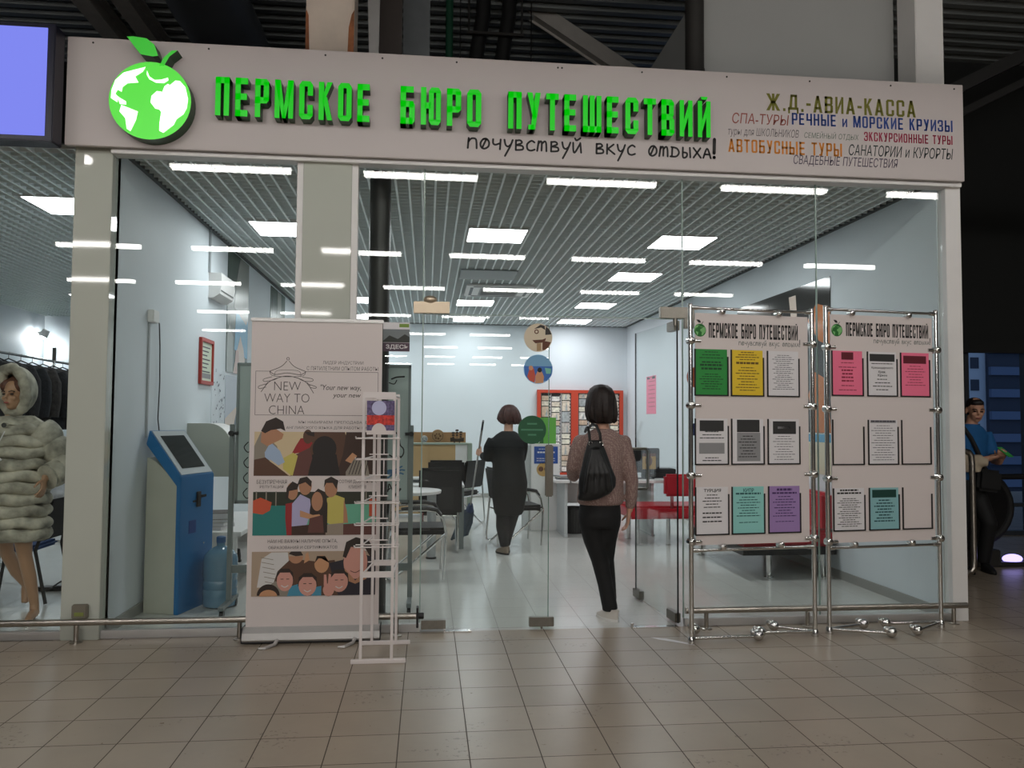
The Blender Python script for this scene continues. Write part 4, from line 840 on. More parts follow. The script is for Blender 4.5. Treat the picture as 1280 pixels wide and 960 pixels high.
def wallsheet(name, y0, y1, z0, z1, base, shapes, lab, cat='poster', x=XW, s=1):
    mb = MB(); mb.box(min(x, x+s*.006), max(x, x+s*.006), y0, y1, z0, z1, 0); mats = [base]; k = 0
    for pts, m in shapes:
        if m not in mats: mats.append(m)
        k += 1; xx = x+s*(.0068+.0003*k)
        mb.add([(xx, y0+(y1-y0)*a, z0+(z1-z0)*b) for a, b in pts], [tuple(range(len(pts)))], mats.index(m))
    return solo(mb, name, mats, lab, cat, smooth=False, recalc=False)
rnd = random.Random(3); dots = []
for k in range(46):
    a, b, r = rnd.uniform(.05, .9), rnd.uniform(.03, .95), rnd.uniform(.012, .04); dots.append(([(a, b), (a+r*1.5, b+.005), (a+r*1.6, b+r), (a, b+r*.8)], M('map_ink', (84, 90, 104), .6)))
wallsheet('wall_map', 8.37, 8.88, 1.40, 2.04, M('pale_map', (216, 222, 228), .6), dots, 'white map sheet with grey specks on the left wall beside the certificate', 'map')
dg, sk, rk_, sn, pk = M('poster_dark_green', (44, 66, 52), .25), M('poster_sky', (92, 156, 192), .25), M('poster_rock', (150, 152, 146), .25), M('poster_sand', (206, 184, 168), .25), M('poster_rose', (196, 160, 150), .25)
wallsheet('wall_poster', 8.92, 9.92, 2.02, 3.38, dg, [([(.35, .2), (1, .15), (1, .5), (.4, .55)], sk), ([(.3, .55), (.9, .45), (1, .5), (1, 1), (.55, 1), (.4, .8)], rk_), ([(0, 0), (.3, 0), (.28, .3), (.1, .4), (0, .3)], rk_), ([(.3, 0), (.95, 0), (.8, .22), (.62, .33), (.45, .18)], sn), ([(.35, 0), (.6, 0), (.55, .2), (.42, .2)], pk)], 'large landscape poster with blue patch high on the left wall')
wallsheet('wall_poster', 8.92, 9.92, 1.30, 1.985, M('poster_lilac', (176, 180, 190), .25), [([(0, 0), (1, 0), (1, .4), (.5, .5), (0, .3)], sn), ([(.2, 0), (.35, .1), (.55, .5), (.85, .8), (.95, .75), (.9, .5), (.75, .3), (.5, .1), (.35, .02)], M('poster_grey', (110, 116, 122), .25))], 'poster of a leaping grey dolphin on the left wall')
wallsheet('wall_poster', 11.3, 12.4, 2.3, 3.37, dg, [([(.4, 0), (.7, 0), (.7, 1), (.45, 1)], rk_), ([(.1, .1), (.3, .1), (.3, .9), (.1, .9)], M('poster_slate', (70, 84, 84), .25))], 'dark green poster further back on the left wall')
hd = thing('quarter_hood', 'grey quarter round hood fixed to the left wall behind the kiosk', 'hood', (XW, 7.8, .96))
mb = MB(); pr = [(XW, .97), (XW, 1.46), (XW+.19, 1.46)]+[(XW+.19+.22*math.sin(a), 1.20+.26*math.cos(a)) for a in [PI/2*k/8 for k in range(1, 9)]]+[(XW+.41, .97)]
mb.prism(pr, 7.58, 7.60); mb.prism(pr, 7.98, 8.0); mb.build('side_panel', M('warm_grey_plastic', (176, 178, 168), .5), hd, smooth=False)
mb = MB(); q = pr[1:]; mb.loft([[(a, y, b) for a, b in q]+[(a-.012, y, b-.012) for a, b in reversed(q)] for y in (7.6, 7.98)]); mb.build('shell', m_white, hd)
# ------------------------------------------------------------------ kiosk
m_blue = M('kiosk_blue', (30, 104, 158), .35); m_kgrey = M('kiosk_grey', (178, 178, 164), .45, var=.03)
th = math.radians(75.5)
ks = thing('payment_kiosk', 'blue and grey payment kiosk with tilted screen behind the glass', 'kiosk', (-1.966, 6.64, 0), th)
def side(mb, pts, x0, x1, m=0): mb.loft([[(x, a, b) for a, b in pts] for x in (x0, x1)], m)
mb = MB(); side(mb, [(-.115, 0), (.145, 0), (.145, 1.20), (.08, 1.17), (-.115, 1.02)], -.235, .235); mb.build('body', m_kgrey, ks, True, smooth=False, bevel=.004)
mb = MB(); side(mb, [(-.150, 0), (-.113, 0), (-.113, 1.03), (-.150, 1.05)], -.245, .245); mb.build('front_panel', m_blue, ks, True, smooth=False, bevel=.004)
mb = MB(); side(mb, [(-.150, 1.05), (-.113, .98), (.15, 1.30), (.125, 1.41)], -.245, .245); mb.build('head', m_blue, ks, True, smooth=False, bevel=.005)
def sl_(t, o): d = Vector((.275, .36)); n = Vector((-.36, .275)).normalized(); p = Vector((-.150, 1.05))+d*t+n*o; return (p.x, p.y)
mb = MB(); side(mb, [sl_(.04, .0), sl_(.04, .006), sl_(.97, .006), sl_(.97, .0)], -.225, .225); mb.build('bezel', M('silver_bezel', (186, 190, 192), .35, .5), ks, True, smooth=False)
mb = MB(); side(mb, [sl_(.16, .006), sl_(.16, .009), sl_(.86, .009), sl_(.86, .006)], -.165, .165); mb.build('screen', M('dark_screen', (44, 46, 46), .08), ks, True, smooth=False)
mb = MB(); mb.box(-.02, .03, -.165, -.15, .80, .92); mb.box(.05, .12, -.160, -.15, .87, .89); mb.box(-.07, -.03, -.158, -.15, .84, .855); mb.build('card_reader', m_black, ks, True, smooth=False, bevel=.002)
mb = MB(); mb.box(-.12, -.02, -.153, -.15, .60, .70); mb.build('label_plate', M('deep_blue', (14, 60, 124), .4), ks, True, smooth=False)
mb = MB()
for z in (.5, .25): mb.cyl((.10, -.156, z), (.10, -.15, z), .008, n=10)
mb.build('lock', m_chrome, ks, True)
# bottle, shelf, books, shoes
m_pet = M('blue_bottle', (92, 128, 150), .12, spec=.6)
bt = thing('water_bottle', 'large blue water cooler bottle on the floor beside the kiosk', 'bottle', (-1.645, 6.66, 0))
mb = MB(); mb.lathe([(.10, 0), (.128, .012), (.132, .05), (.128, .07), (.133, .09), (.133, .13), (.127, .145), (.133, .16), (.133, .20), (.127, .215), (.133, .23), (.133, .37), (.125, .41), (.09, .45), (.045, .475), (.032, .48), (.032, .52)], (0, 0, 0), 32); mb.build('body', m_pet, bt, True)
mb = MB(); mb.lathe([(.035, .505), (.036, .512), (.036, .55), (.028, .556)], (0, 0, 0), 20); mb.build('cap', M('blue_cap', (40, 84, 130), .4), bt, True)
sh = thing('low_shelf_unit', 'low white shelf unit along the left wall behind the kiosk', 'shelf', (-1.9, 7.85, 0))
for z in (.17, .48):
    mb = MB(); mb.box(-2.18, -1.60, 7.15, 8.75, z, z+.04); mb.build('shelf_board', m_white, sh, bevel=.004)
for y in (7.17, 8.70):
    mb = MB(); mb.box(-2.16, -1.64, y, y+.03, 0, .48); mb.build('end_panel', m_white, sh, bevel=.003)
bz = .52
for i, (c, w, h, lb) in enumerate((((222, 220, 214), .23, .030, 'white book at the bottom of the stack on the shelf unit'), ((150, 152, 150), .22, .035, 'grey book, second from the bottom of the shelf stack'), ((206, 202, 190), .23, .028, 'cream book, third from the bottom of the shelf stack'), ((70, 60, 54), .20, .055, 'thick dark book on top of the shelf stack'))):
    t = thing('book', lb, 'book', (-1.88+.006*i, 7.42, bz), .12*(i-1.5), 'books on the shelf unit')
    mb = MB(); mb.box(-w/2+.004, w/2-.004, -.145, .145, .003, h-.003); mb.build('pages', m_paper, t, True, smooth=False)
    mb = MB(); mb.box(-w/2, w/2, -.15, .15, 0, .003); mb.box(-w/2, w/2, -.15, .15, h-.003, h); mb.box(-w/2, -w/2+.004, -.15, .15, 0, h); mb.build('cover', M('cover_%d' % i, c, .5), t, True, smooth=False)
    bz += h
for i, (x, y, rz, lb) in enumerate(((-1.72, 7.32, .5, 'dark shoe on the low shelf, front one'), (-1.76, 7.55, .7, 'dark shoe on the low shelf, rear one'))):
    t = thing('shoe', lb, 'shoe', (x, y, .21), rz, 'shoes on the low shelf')
    mb = MB(); mb.rings([(0, 0, .012, .045, .13), (0, -.01, .05, .045, .12), (0, -.04, .085, .036, .08), (0, -.06, .11, .03, .055)], 16); mb.build('upper', M('dark_suede', (44, 40, 38), .8), t, True)
    mb = MB(); mb.rings([(0, 0, 0, .05, .14), (0, 0, .014, .05, .14)], 16); mb.build('sole', m_rubber, t, True)
# ------------------------------------------------------------------ whiteboard
wb = thing('whiteboard', 'mobile whiteboard with scribbles behind the roll-up banner', 'whiteboard', (-.82, 6.46, 0), .0)
yw = 6.44
m_wb = M('whiteboard_face', (176, 190, 188), .25); m_frame = M('whiteboard_frame', (120, 128, 128), .4, .5)
for x in (-1.525, -.128):
    mb = MB(); mb.box(x-.018, x+.018, yw-.012, yw+.028, .06, 1.46); mb.build('post', m_frame, wb, bevel=.003)
    mb = MB(); mb.cyl((x, yw-.03, 1.39), (x+.05*(1 if x < -.8 else -1), yw-.03, 1.39), .012); mb.cyl((x, yw-.05, 1.39), (x, yw+.02, 1.39), .02); mb.build('tilt_knob', m_black, wb)
    mb = MB(); mb.box(x-.018, x+.018, yw-.24, yw+.26, .06, .095); mb.build('foot', m_frame, wb, bevel=.003)
    for yy in (yw-.2, yw+.22):
        mb = MB(); mb.cyl((x-.014, yy, .03), (x+.014, yy, .03), .03); mb.box(x-.012, x+.012, yy-.012, yy+.012, .03, .065); mb.build('castor', m_black, wb)
mb = MB(); mb.box(-1.51, -.14, yw+.0, yw+.025, .30, .36); mb.build('stretcher', m_frame, wb, bevel=.003)
mb = MB(); mb.box(-1.475, -.155, yw-.008, yw+.012, .86, 1.92, 0); yk = yw-.0095
def sc(pts, w=.010, c=1): mb.stroke(pts, w, yk, c)
cxs = -.255
sc([(-.34, 1.37), (-.30, 1.41), (-.25, 1.40), (-.225, 1.35), (-.215, 1.30), (-.19, 1.27), (-.19, 1.23), (-.21, 1.20)]); sc([(-.36, 1.30), (-.35, 1.26), (-.32, 1.23)]); sc([(-.30, 1.22), (-.27, 1.205)]); sc([(-.25, 1.20), (-.21, 1.21)])
sc([(-.29, 1.83), (-.25, 1.845), (-.19, 1.85)], .012); sc([(-.31, 1.80), (-.27, 1.79), (-.25, 1.82)], .008)
for k in range(5): sc([(-.37+.02*k, 1.04+.02*(k % 3)), (-.30+.02*k, 1.10-.02*(k % 2)), (-.22+.01*k, 1.07+.03*(k % 3))], .012, 2)
sc([(-.37, .98), (-.33, .995), (-.34, .95), (-.31, .93), (-.30, .99), (-.27, .94), (-.26, .97), (-.22, 1.0)], .009); sc([(-.37, .90), (-.33, .93), (-.29, .955)], .009); sc([(-.26, .89), (-.21, .95)], .016)
for k in range(4): sc([(-1.40, 1.32-k*.12), (-1.43, 1.28-k*.12), (-1.40, 1.24-k*.12), (-1.37, 1.27-k*.12)], .008)
mb.build('board', [m_wb, m_ink, M('blue_marker', (74, 122, 164), .6)], wb, smooth=False, recalc=False)
mb = MB()
for b in ((-1.495, -1.475, .84, 1.94), (-.155, -.135, .84, 1.94), (-1.495, -.135, .84, .865), (-1.495, -.135, 1.92, 1.945)): mb.box(b[0], b[1], yw-.016, yw+.02, b[2], b[3])
mb.build('board_frame', m_frame, wb, bevel=.003)

# ------------------------------------------------------------------ chairs
def armchair(name, label, w=.27, back_h=.93):
    t = thing(name, label, 'chair')
    for s in (-1, 1):
        x = s*w; mb = MB()
        mb.tube([(x, .24, .012), (x, .255, .25), (x, .26, .44), (x, .235, .57), (x, .17, .645), (x, .08, .66), (x, -.16, .655), (x, -.23, .64)], .0125, 10)
        mb.tube([(x, .26, .44), (x, .02, .23), (x, -.22, .03), (x, -.26, .014), (x, -.30, .03), (x, -.305, .08), (x, -.285, .30), (x, -.265, .55), (x, -.255, .72)], .0125, 10)
        mb.build('side_frame', m_chrome, t, True)
        mb = MB(); mb.tube([(x, .215, .605), (x, .17, .662), (x, .08, .68), (x, -.05, .68), (x, -.16, .672)], [.014, .022, .023, .022, .014], 10); mb.build('armrest', m_black, t, True)
    mb = MB(); mb.cyl((-w, .25, .41), (w, .25, .41), .011); mb.cyl((-w, -.25, .42), (w, -.25, .42), .011); mb.build('crossbar', m_chrome, t, True)
    mb = MB(); mb.box(-w+.02, w-.02, -.23, .27, .425, .49); mb.build('seat', m_leather, t, True, bevel=.025)
    mb = MB(); mb.loft([[(x, y, z) for x, y, z in ((-w+.01, y0, z0), (w-.01, y0, z0), (w-.01, y0-.055, z0), (-w+.01, y0-.055, z0))] for y0, z0 in ((-.225, .54), (-.245, .70), (-.28, back_h))]); mb.build('backrest', m_leather, t, True, bevel=.02)
    return t
ch = armchair('armchair', 'black chrome armchair nearest the shop front beside the round table'); ch['group'] = 'black armchairs of the agency'
ch.location = (-.085, 7.78, 0); ch.rotation_euler.z = math.radians(-88)
dup(ch, (1.09, 9.72, 0), math.radians(-80), 'black chrome armchair behind the woman with the mop')
dup(ch, (.44, 11.6, 0), math.radians(55), 'black chrome armchair seen side-on beside the long cabinet')
ob = armchair('conference_chair', 'wide black conference chair with its back to the window, nearest the desk', .2, .95); ob['group'] = 'black conference chairs'
for c in list(ob.children):
    if c.name.startswith('backrest'): bpy.data.objects.remove(c)
mb = MB(); mb.box(-.245, .245, -.29, -.22, .43, .96); mb.build('backrest', m_leather, ob, True, bevel=.028)
mb = MB(); mb.box(-.15, .15, -.296, -.285, .50, .74); mb.build('back_panel', M('leather_panel', (9, 10, 12), .4), ob, True, bevel=.004)
ob.location = (.155, 9.36, 0)
dup(ob, (.26, 10.62, 0), math.radians(180), 'wide black conference chair on the far side of the desk')
# round table
rt = thing('round_table', 'round white table on thick grey legs', 'table', (-.19, 8.72, 0))
mb = MB(); mb.lathe([(.30, .705), (.345, .712), (.35, .74), (.345, .745)], (-.19, 8.72, 0), 48); mb.build('tabletop', m_white, rt)
mb = MB(); mb.cyl((.055, 8.75, .012), (.055, 8.75, .706), .05, n=24); mb.build('leg', M('grey_leg', (170, 174, 174), .4, .3), rt); mb = MB(); mb.lathe([(.058, 0), (.058, .014), (.05, .02)], (.055, 8.75, 0), 24); mb.build('foot', m_black, rt)
mb = MB(); mb.cyl((-.42, 8.75, .012), (-.42, 8.75, .706), .05, n=24); mb.build('leg', M('grey_leg', (170, 174, 174), .4, .3), rt)
# desk behind
dk = thing('white_desk', 'white desk with grey legs behind the wide conference chair', 'desk', (0, 9.75, 0))
mb = MB(); mb.box(-.50, .44, 9.34, 10.15, .715, .745); mb.build('desktop', m_white, dk, bevel=.004)
for x, y in ((.405, 9.38), (.405, 10.10), (-.46, 9.38), (-.46, 10.10)):
    mb = MB(); mb.box(x-.03, x+.03, y-.025, y+.025, 0, .716); mb.build('leg', m_frame, dk, bevel=.003)
for i, (x, y, h, c, lb) in enumerate(((-.12, 9.85, .035, (70, 74, 76), 'flat grey binder on the white desk'), (-.10, 9.86, .02, (206, 206, 202), 'white papers on top of the grey binder'))):
    mb = MB(); mb.box(x-.13, x+.13, y-.15, y+.15, .745+(0 if i == 0 else .035), .745+(.035 if i == 0 else .055)); solo(mb, 'binder' if i == 0 else 'paper_stack', M('binder_%d' % i, c, .5), lb, 'binder' if i == 0 else 'papers', bevel=.003)
# long cabinet with souvenirs
m_oak = M('tan_board', (190, 158, 112), .5, var=.06, vscale=3)
lc = thing('long_cabinet', 'long tan cabinet with white top and grey edge at the rear left', 'cabinet', (.1, 12.75, 0))
mb = MB(); mb.box(-.9, .44, 12.5, 12.9, .05, 1.12); mb.build('body', m_oak, lc, smooth=False)
for x in (-.55, -.12, .18):
    mb = MB(); mb.box(x-.14, x+.14, 12.485, 12.5, .10, 1.10); mb.build('door', m_oak, lc, bevel=.003)
mb = MB(); mb.box(.44, .63, 12.49, 12.9, .05, 1.12); mb.build('white_side', m_white, lc, bevel=.003)
mb = MB(); mb.box(-.92, .70, 12.46, 12.95, 1.12, 1.145); mb.box(.63, .70, 12.46, 12.95, 0, 1.12); mb.build('top_frame', M('grey_green_edge', (150, 162, 148), .5), lc, smooth=False, bevel=.003)
mb = MB(); mb.box(-.9, .62, 12.9, 12.95, 1.145, 1.31); mb.build('upstand', M('brown_board', (168, 128, 88), .5, var=.06), lc, smooth=False)
for i, (x, r, lb) in enumerate(((-.05, .055, 'small white souvenir plate on the long cabinet'), (.165, .105, 'large wooden souvenir plate with relief on the long cabinet'))):
    t = thing('souvenir_plate', lb, 'plate', (x, 12.78, 1.145)); mm = (m_white, M('wood_plate', (176, 140, 104), .5, var=.1, vscale=30))[i]
    mb = MB(); mb.cyl((x, 12.78, 1.145+r), (x, 12.795, 1.145+r+.003), r, n=28); mb.build('disc', mm, t)
    mb = MB(); mb.tube([(x+r*.8*math.cos(a), 12.776, 1.147+r+r*.8*math.sin(a)) for a in [2*PI*k/24 for k in range(24)]], .006, 6, 0, True)
    for k in range(6): mb.ell((x+r*.4*math.cos(k), 12.776, 1.147+r+r*.4*math.sin(k)), r*.17, .006, r*.17, 8, 6)
    mb.build('relief', (M('blue_relief', (96, 104, 120), .5), M('brown_relief', (112, 78, 50), .5))[i], t)
sp = thing('model_ship', 'small dark model sailing ship at the right end of the cabinet', 'model ship', (.47, 12.70, 1.145)); sm = M('ship_wood', (66, 50, 42), .6, var=.15)
mb = MB(); mb.loft([[(x, 12.70+s*w, z) for s, z in ((-1, 1.21+.3*abs(x-.47)**1.2), (1, 1.21+.3*abs(x-.47)**1.2), (.4, 1.165), (-.4, 1.165))] for x, w in ((.365, .008), (.41, .025), (.47, .03), (.53, .028), (.58, .02))]); mb.build('hull', sm, sp)
mb = MB(); mb.box(.42, .44, 12.68, 12.72, 1.145, 1.175); mb.box(.50, .52, 12.68, 12.72, 1.145, 1.175); mb.build('stand', sm, sp)
for x, h in ((.41, 1.32), (.47, 1.36), (.53, 1.33)):
    mb = MB(); mb.cyl((x, 12.70, 1.2), (x, 12.70, h), .004, n=6)
    for k in range(3): mb.quad((x-.026+.004*k, 12.699, h-.03-k*.038), (x+.026-.004*k, 12.699, h-.03-k*.038), (x+.024-.004*k, 12.697, h-.002-k*.038), (x-.022+.004*k, 12.697, h-.002-k*.038))
    mb.build('mast', sm, sp)

# ------------------------------------------------------------------ reception plinth and right side
pt = thing('reception_plinth', 'tall white reception plinth with blue sign on its front', 'cabinet', (1.62, 11.05, 0))
mb = MB(); mb.box(1.425, 1.825, 10.86, 11.28, .0, 1.165); mb.build('body', m_white, pt, smooth=False, bevel=.004)
mb = MB(); mb.box(1.345, 1.425, 10.95, 11.28, .0, 1.165); mb.build('side_panel', M('pale_grey_panel', (196, 200, 200), .5), pt, smooth=False, bevel=.003)
mb = MB(); mb.box(1.42, 1.83, 10.855, 11.285, 1.165, 1.185); mb.box(1.43, 1.82, 10.875, 10.88, 0, .02); mb.build('top_edge', m_white, pt, smooth=False)
mb = MB(); ys_ = 10.857; mb.box(1.465, 1.795, ys_-.002, ys_+.002, .915, 1.150, 0)
text(mb, 'VIP', 1.54, 1.72, 1.05, 1.08, ys_-.0025, 1, .03) if False else None
for k, (hw, zc, hh) in enumerate(((.10, 1.115, .008), (.12, 1.07, .020), (.13, .985, .008), (.13, .955, .008))):
    x = 1.63-hw
    while x < 1.63+hw: mb.quad((x, ys_-.0025, zc-hh/2), (min(x+.03, 1.63+hw), ys_-.0025, zc-hh/2), (min(x+.03, 1.63+hw), ys_-.0025, zc+hh/2), (x, ys_-.0025, zc+hh/2), 1); x += .037
solo(mb, 'blue_sign', [M('sign_blue', (36, 76, 150), .5), m_paper], 'blue notice sign stuck on the white reception plinth', 'sign', smooth=False, recalc=False)
mb = MB(); mb.cyl((1.595, ys_-.002, .835), (1.595, ys_+.002, .835), .095, n=32, m=0); mb.cyl((1.56, ys_-.003, .84), (1.56, ys_-.002, .84), .035, n=16, m=1); mb.cyl((1.64, ys_-.003, .84), (1.64, ys_-.002, .84), .035, n=16, m=1)
solo(mb, 'gold_sticker', [M('gold_print', (190, 152, 92), .5), M('brown_print', (96, 56, 36), .6)], 'round gold sticker below the blue sign on the plinth', 'sticker')
gb = thing('green_folder', 'bright green cardboard folder standing on the reception plinth', 'folder', (1.635, 11.05, 1.185))
m_gb = M('folder_green', (96, 164, 70), .5)
mb = MB(); mb.loft([[(1.47, y, z), (1.62, y-.05, z), (1.62, y-.045, z), (1.47, y+.005, z)] for y, z in ((11.05, 1.185), (11.05, 1.55))]); mb.loft([[(1.62, y-.05, z), (1.80, y, z), (1.80, y+.005, z), (1.62, y-.045, z)] for y, z in ((11.05, 1.185), (11.05, 1.55))]); mb.build('cover', m_gb, gb, smooth=False)
mb = MB(); mb.add([(1.535, 11.02, 1.19), (1.615, 10.998, 1.19), (1.612, 10.998, 1.33), (1.59, 11.005, 1.26)], [(0, 1, 2, 3)]); mb.build('flap', M('folder_dark_green', (40, 96, 44), .5), gb, smooth=False)
mb = MB(); mb.stroke([(1.545, 1.195), (1.585, 1.25), (1.612, 1.335)], .006, 10.99); mb.build('fold_edge', m_paper, gb, smooth=False)
rd_ = thing('reception_desk', 'long white reception desk with panel legs behind the woman', 'desk', (2.4, 10.5, 0))
mb = MB(); mb.box(1.835, 3.15, 10.15, 10.95, .70, .735); mb.box(1.64, 1.86, 10.15, 10.83, .70, .735); mb.build('desktop', m_white, rd_, bevel=.004)
for x in (1.80, 2.95):
    mb = MB(); mb.box(x-.02, x+.02, 10.22, 10.85, .03, .70); mb.box(x-.025, x+.025, 10.2, 10.87, 0, .03); mb.build('leg', M('pale_grey_panel', (196, 200, 200), .5), rd_, bevel=.003)
mb = MB(); mb.box(1.84, 2.93, 10.80, 10.82, .38, .70); mb.build('modesty_panel', m_white, rd_, smooth=False)
wb_ = thing('waste_basket', 'dark grey wire waste basket under the reception desk', 'basket', (1.98, 10.62, 0)); mw = M('mesh_grey', (62, 62, 60), .6)
mb = MB(); mb.lathe([(.125, 0), (.13, .02), (.155, .33), (.15, .33), (.122, .02)], (1.98, 10.62, 0), 28, caps=False); mb.lathe([(.125, .001), (.001, .001)], (1.98, 10.62, 0), 28); mb.build('body', mw, wb_)
mb = MB(); mb.lathe([(.152, .32), (.16, .325), (.16, .34), (.152, .345)], (1.98, 10.62, 0), 28, caps=False)
for k in range(24): a = 2*PI*k/24; mb.cyl((1.98+.132*math.cos(a), 10.62+.132*math.sin(a), .01), (1.98+.158*math.cos(a), 10.62+.158*math.sin(a), .325), .003, n=5)
mb.build('rim', M('mesh_dark', (38, 38, 38), .6), wb_)
for i in range(4):
    mb = MB(); mb.cbox((1.82+.01*(i % 2), 10.45, .741+.011*i), (.24, .30, .010), rz=.1*(i-1)); solo(mb, 'magazine', M('magazine_%d' % i, [(150, 152, 156), (96, 100, 108), (206, 206, 200), (120, 124, 130)][i], .35), ('lowest magazine of the pile on the reception desk', 'second lowest magazine of the pile on the reception desk', 'second magazine from the top of the desk pile', 'top magazine of the pile on the reception desk')[i], 'magazine', 'magazines on the reception desk', bevel=.002)
mo = thing('computer_monitor', 'black computer monitor seen from behind with a yellow card on it', 'monitor', (2.9, 10.45, .735), .12)
mb = MB(); mb.box(-.22, .22, -.02, .02, .085, .41); mb.build('housing', m_black, mo, True, bevel=.01)
mb = MB(); mb.box(-.03, .03, -.01, .03, .01, .2); mb.box(-.12, .12, -.08, .10, 0, .014); mb.build('stand', m_black, mo, True, bevel=.003)
mb = MB(); mb.box(-.03, .16, -.024, -.02, .13, .34, 0); mb.disc(.06, .24, .05, .07, -.0245, 1); mb.box(-.03, .16, -.0245, -.024, .30, .34, 1); mb.build('card', [M('ochre_card', (176, 140, 62), .6), M('brown_print', (96, 56, 36), .6)], mo, True, smooth=False, recalc=False)
mb = MB(); mb.box(2.55, 2.62, 10.4, 10.46, .735, .90); mb.box(2.50, 2.68, 10.38, 10.5, .735, .745); solo(mb, 'card_terminal', m_black, 'small black device standing left of the monitor', 'device', bevel=.003)
mb = MB(); mb.box(3.02, 3.40, 10.55, 10.85, .735, .80); mb.box(3.04, 3.38, 10.56, 10.84, .80, .86); solo(mb, 'printer', M('printer_dark', (46, 46, 48), .5), 'low dark printer right of the monitor', 'printer', bevel=.008)
# second desk under printer
# red seats
m_red = M('red_leatherette', (186, 34, 48), .35, var=.06, vscale=6)
rs = thing('red_armchair', 'red low seat with chrome legs behind the open glass door', 'armchair', (2.95, 9.8, 0))
mb = MB(); mb.box(2.46, 3.50, 9.50, 10.10, .31, .47); mb.build('seat', m_red, rs, bevel=.03)
mb = MB(); mb.box(2.89, 3.50, 9.46, 9.56, .59, .86); mb.build('backrest', m_red, rs, bevel=.03)
for x, y in ((2.58, 9.6), (2.94, 9.5), (3.42, 9.6), (2.58, 10.02), (3.42, 10.02)):
    mb = MB(); mb.cyl((x, y, .008), (x, y, .32), .026, n=14); mb.lathe([(.034, 0), (.034, .01)], (x, y, 0), 16); mb.build('leg', m_chrome, rs)
for x in (2.99, 3.38):
    mb = MB(); mb.box(x-.02, x+.02, 9.5, 9.52, .44, .62); mb.build('back_post', m_chrome, rs, bevel=.003)
rs2 = thing('red_bench', 'red padded bench by the right wall half hidden behind the notice stands', 'bench', (3.6, 7.9, 0))
mb = MB(); mb.box(3.02, 3.96, 7.40, 8.9, .30, .46); mb.build('seat', m_red, rs2, bevel=.03)
mb = MB(); mb.box(3.02, 3.96, 7.38, 8.9, .225, .30); mb.build('seat_base', m_black, rs2, smooth=False)
mb = MB(); mb.box(3.84, 3.955, 7.40, 8.9, .44, .82); mb.build('backrest', m_red, rs2, bevel=.03)
for x, y in ((3.31, 7.46), (3.86, 7.46), (3.1, 8.8), (3.86, 8.8)):
    mb = MB(); mb.cyl((x, y, .008), (x, y, .23), .026, n=14); mb.lathe([(.045, 0), (.045, .008)], (x, y, 0), 16); mb.build('leg', m_chrome, rs2)
# red photo boards on the rear wall
m_rf = M('vermilion_frame', (196, 66, 40), .5); m_film = M('film_black', (30, 26, 24), .5)
ph = [M('snap_%d' % i, c, .5, var=.22, vscale=18) for i, c in enumerate(((232, 228, 222), (196, 190, 182), (220, 208, 190), (172, 178, 178), (236, 230, 212), (206, 180, 156)))]
for bi, (x0, x1, lb) in enumerate(((2.15, 2.90, 'red framed photo board on the rear wall, left one'), (2.90, 3.88, 'red framed photo board on the rear wall behind the woman, right one'))):
    t = thing('photo_board', lb, 'photo board', ((x0+x1)/2, 15.55, .42))
    mb = MB()
    for b in ((x0, x0+.07, .42, 2.12), (x1-.07, x1, .42, 2.12), (x0+.07, x1-.07, 2.06, 2.12), (x0+.07, x1-.07, .42, .49)): mb.box(b[0], b[1], 15.50, 15.58, b[2], b[3])
    mb.build('frame', m_rf, t, smooth=False)
    mb = MB(); mb.box(x0+.07, x1-.07, 15.55, 15.58, .49, 2.05); mb.build('backing', m_paper, t, smooth=False)
    n = 3 if bi == 0 else 4; w = (x1-x0-.14)/n
    for c in range(n):
        mb = MB(); a, b = x0+.07+c*w, x0+.07+(c+1)*w; mb.box(a+.012, b-.004, 15.542, 15.55, .49, 2.05, 0); rn = random.Random(c+bi*10); z = .51
        while z < 1.98:
            h = rn.choice((.09, .14, .20)); mb.box(a+.022, b-.026, 15.539, 15.542, z, min(z+h, 2.04), 1+rn.randrange(6))
            if h > .13: xx = rn.uniform(a+.06, b-.1); mb.prism([(xx, z+.01), (xx+.05, z+.01), (xx+.03, z+h*.9)], 15.5385, 15.5385, 4)
            z += h+.018
        for k in range(24): mb.box(b-.022, b-.012, 15.540, 15.542, .51+k*.064, .54+k*.064, 1)
        mb.build('film_strip', [m_film]+ph, t, smooth=False, recalc=False)
# right wall
XR = 3.98
wallsheet('pink_notice', 13.55, 14.15, 1.64, 2.32, M('pink_paper', (240, 116, 148), .6), [([(.08, .96-.11*k), (.8-.1*(k % 2), .96-.11*k), (.8-.1*(k % 2), .975-.11*k), (.08, .975-.11*k)], M('rose_ink', (150, 40, 66), .6)) for k in range(8)]+[([(.05, .92), (.4, .92), (.3, .99), (.05, .98)], m_ink), ([(.55, .92), (.9, .92), (.9, .99), (.7, .97)], m_ink)], 'long pink notice on the right wall beyond the open door', 'notice', XR, -1)
ob_, oo = M('poster_bark', (70, 54, 42), .12), M('poster_amber', (186, 110, 56), .12)
wallsheet('wall_poster', 7.47, 9.85, 1.40, 2.965, M('poster_night', (40, 36, 34), .1), [([(0, .0), (.14, 0), (.20, .25), (.14, .4), (.05, .35)], oo), ([(0, 0), (.2, 0), (.5, .1), (1, .05), (1, -.0)], M('poster_teal', (78, 138, 142), .12)), ([(.0, .55), (.1, .6), (.2, .75), (.12, .85), (0, .8)], oo), ([(.3, .8), (.36, .8), (.38, .95), (.31, .95)], M('poster_sand', (206, 184, 168), .25)), ([(.5, .7), (.9, .6), (.9, .9), (.6, .95)], ob_), ([(.22, .5), (.4, .45), (.45, .7), (.25, .75)], rk_)], 'large dark glossy poster with amber light on the right wall', 'poster', XR, -1)
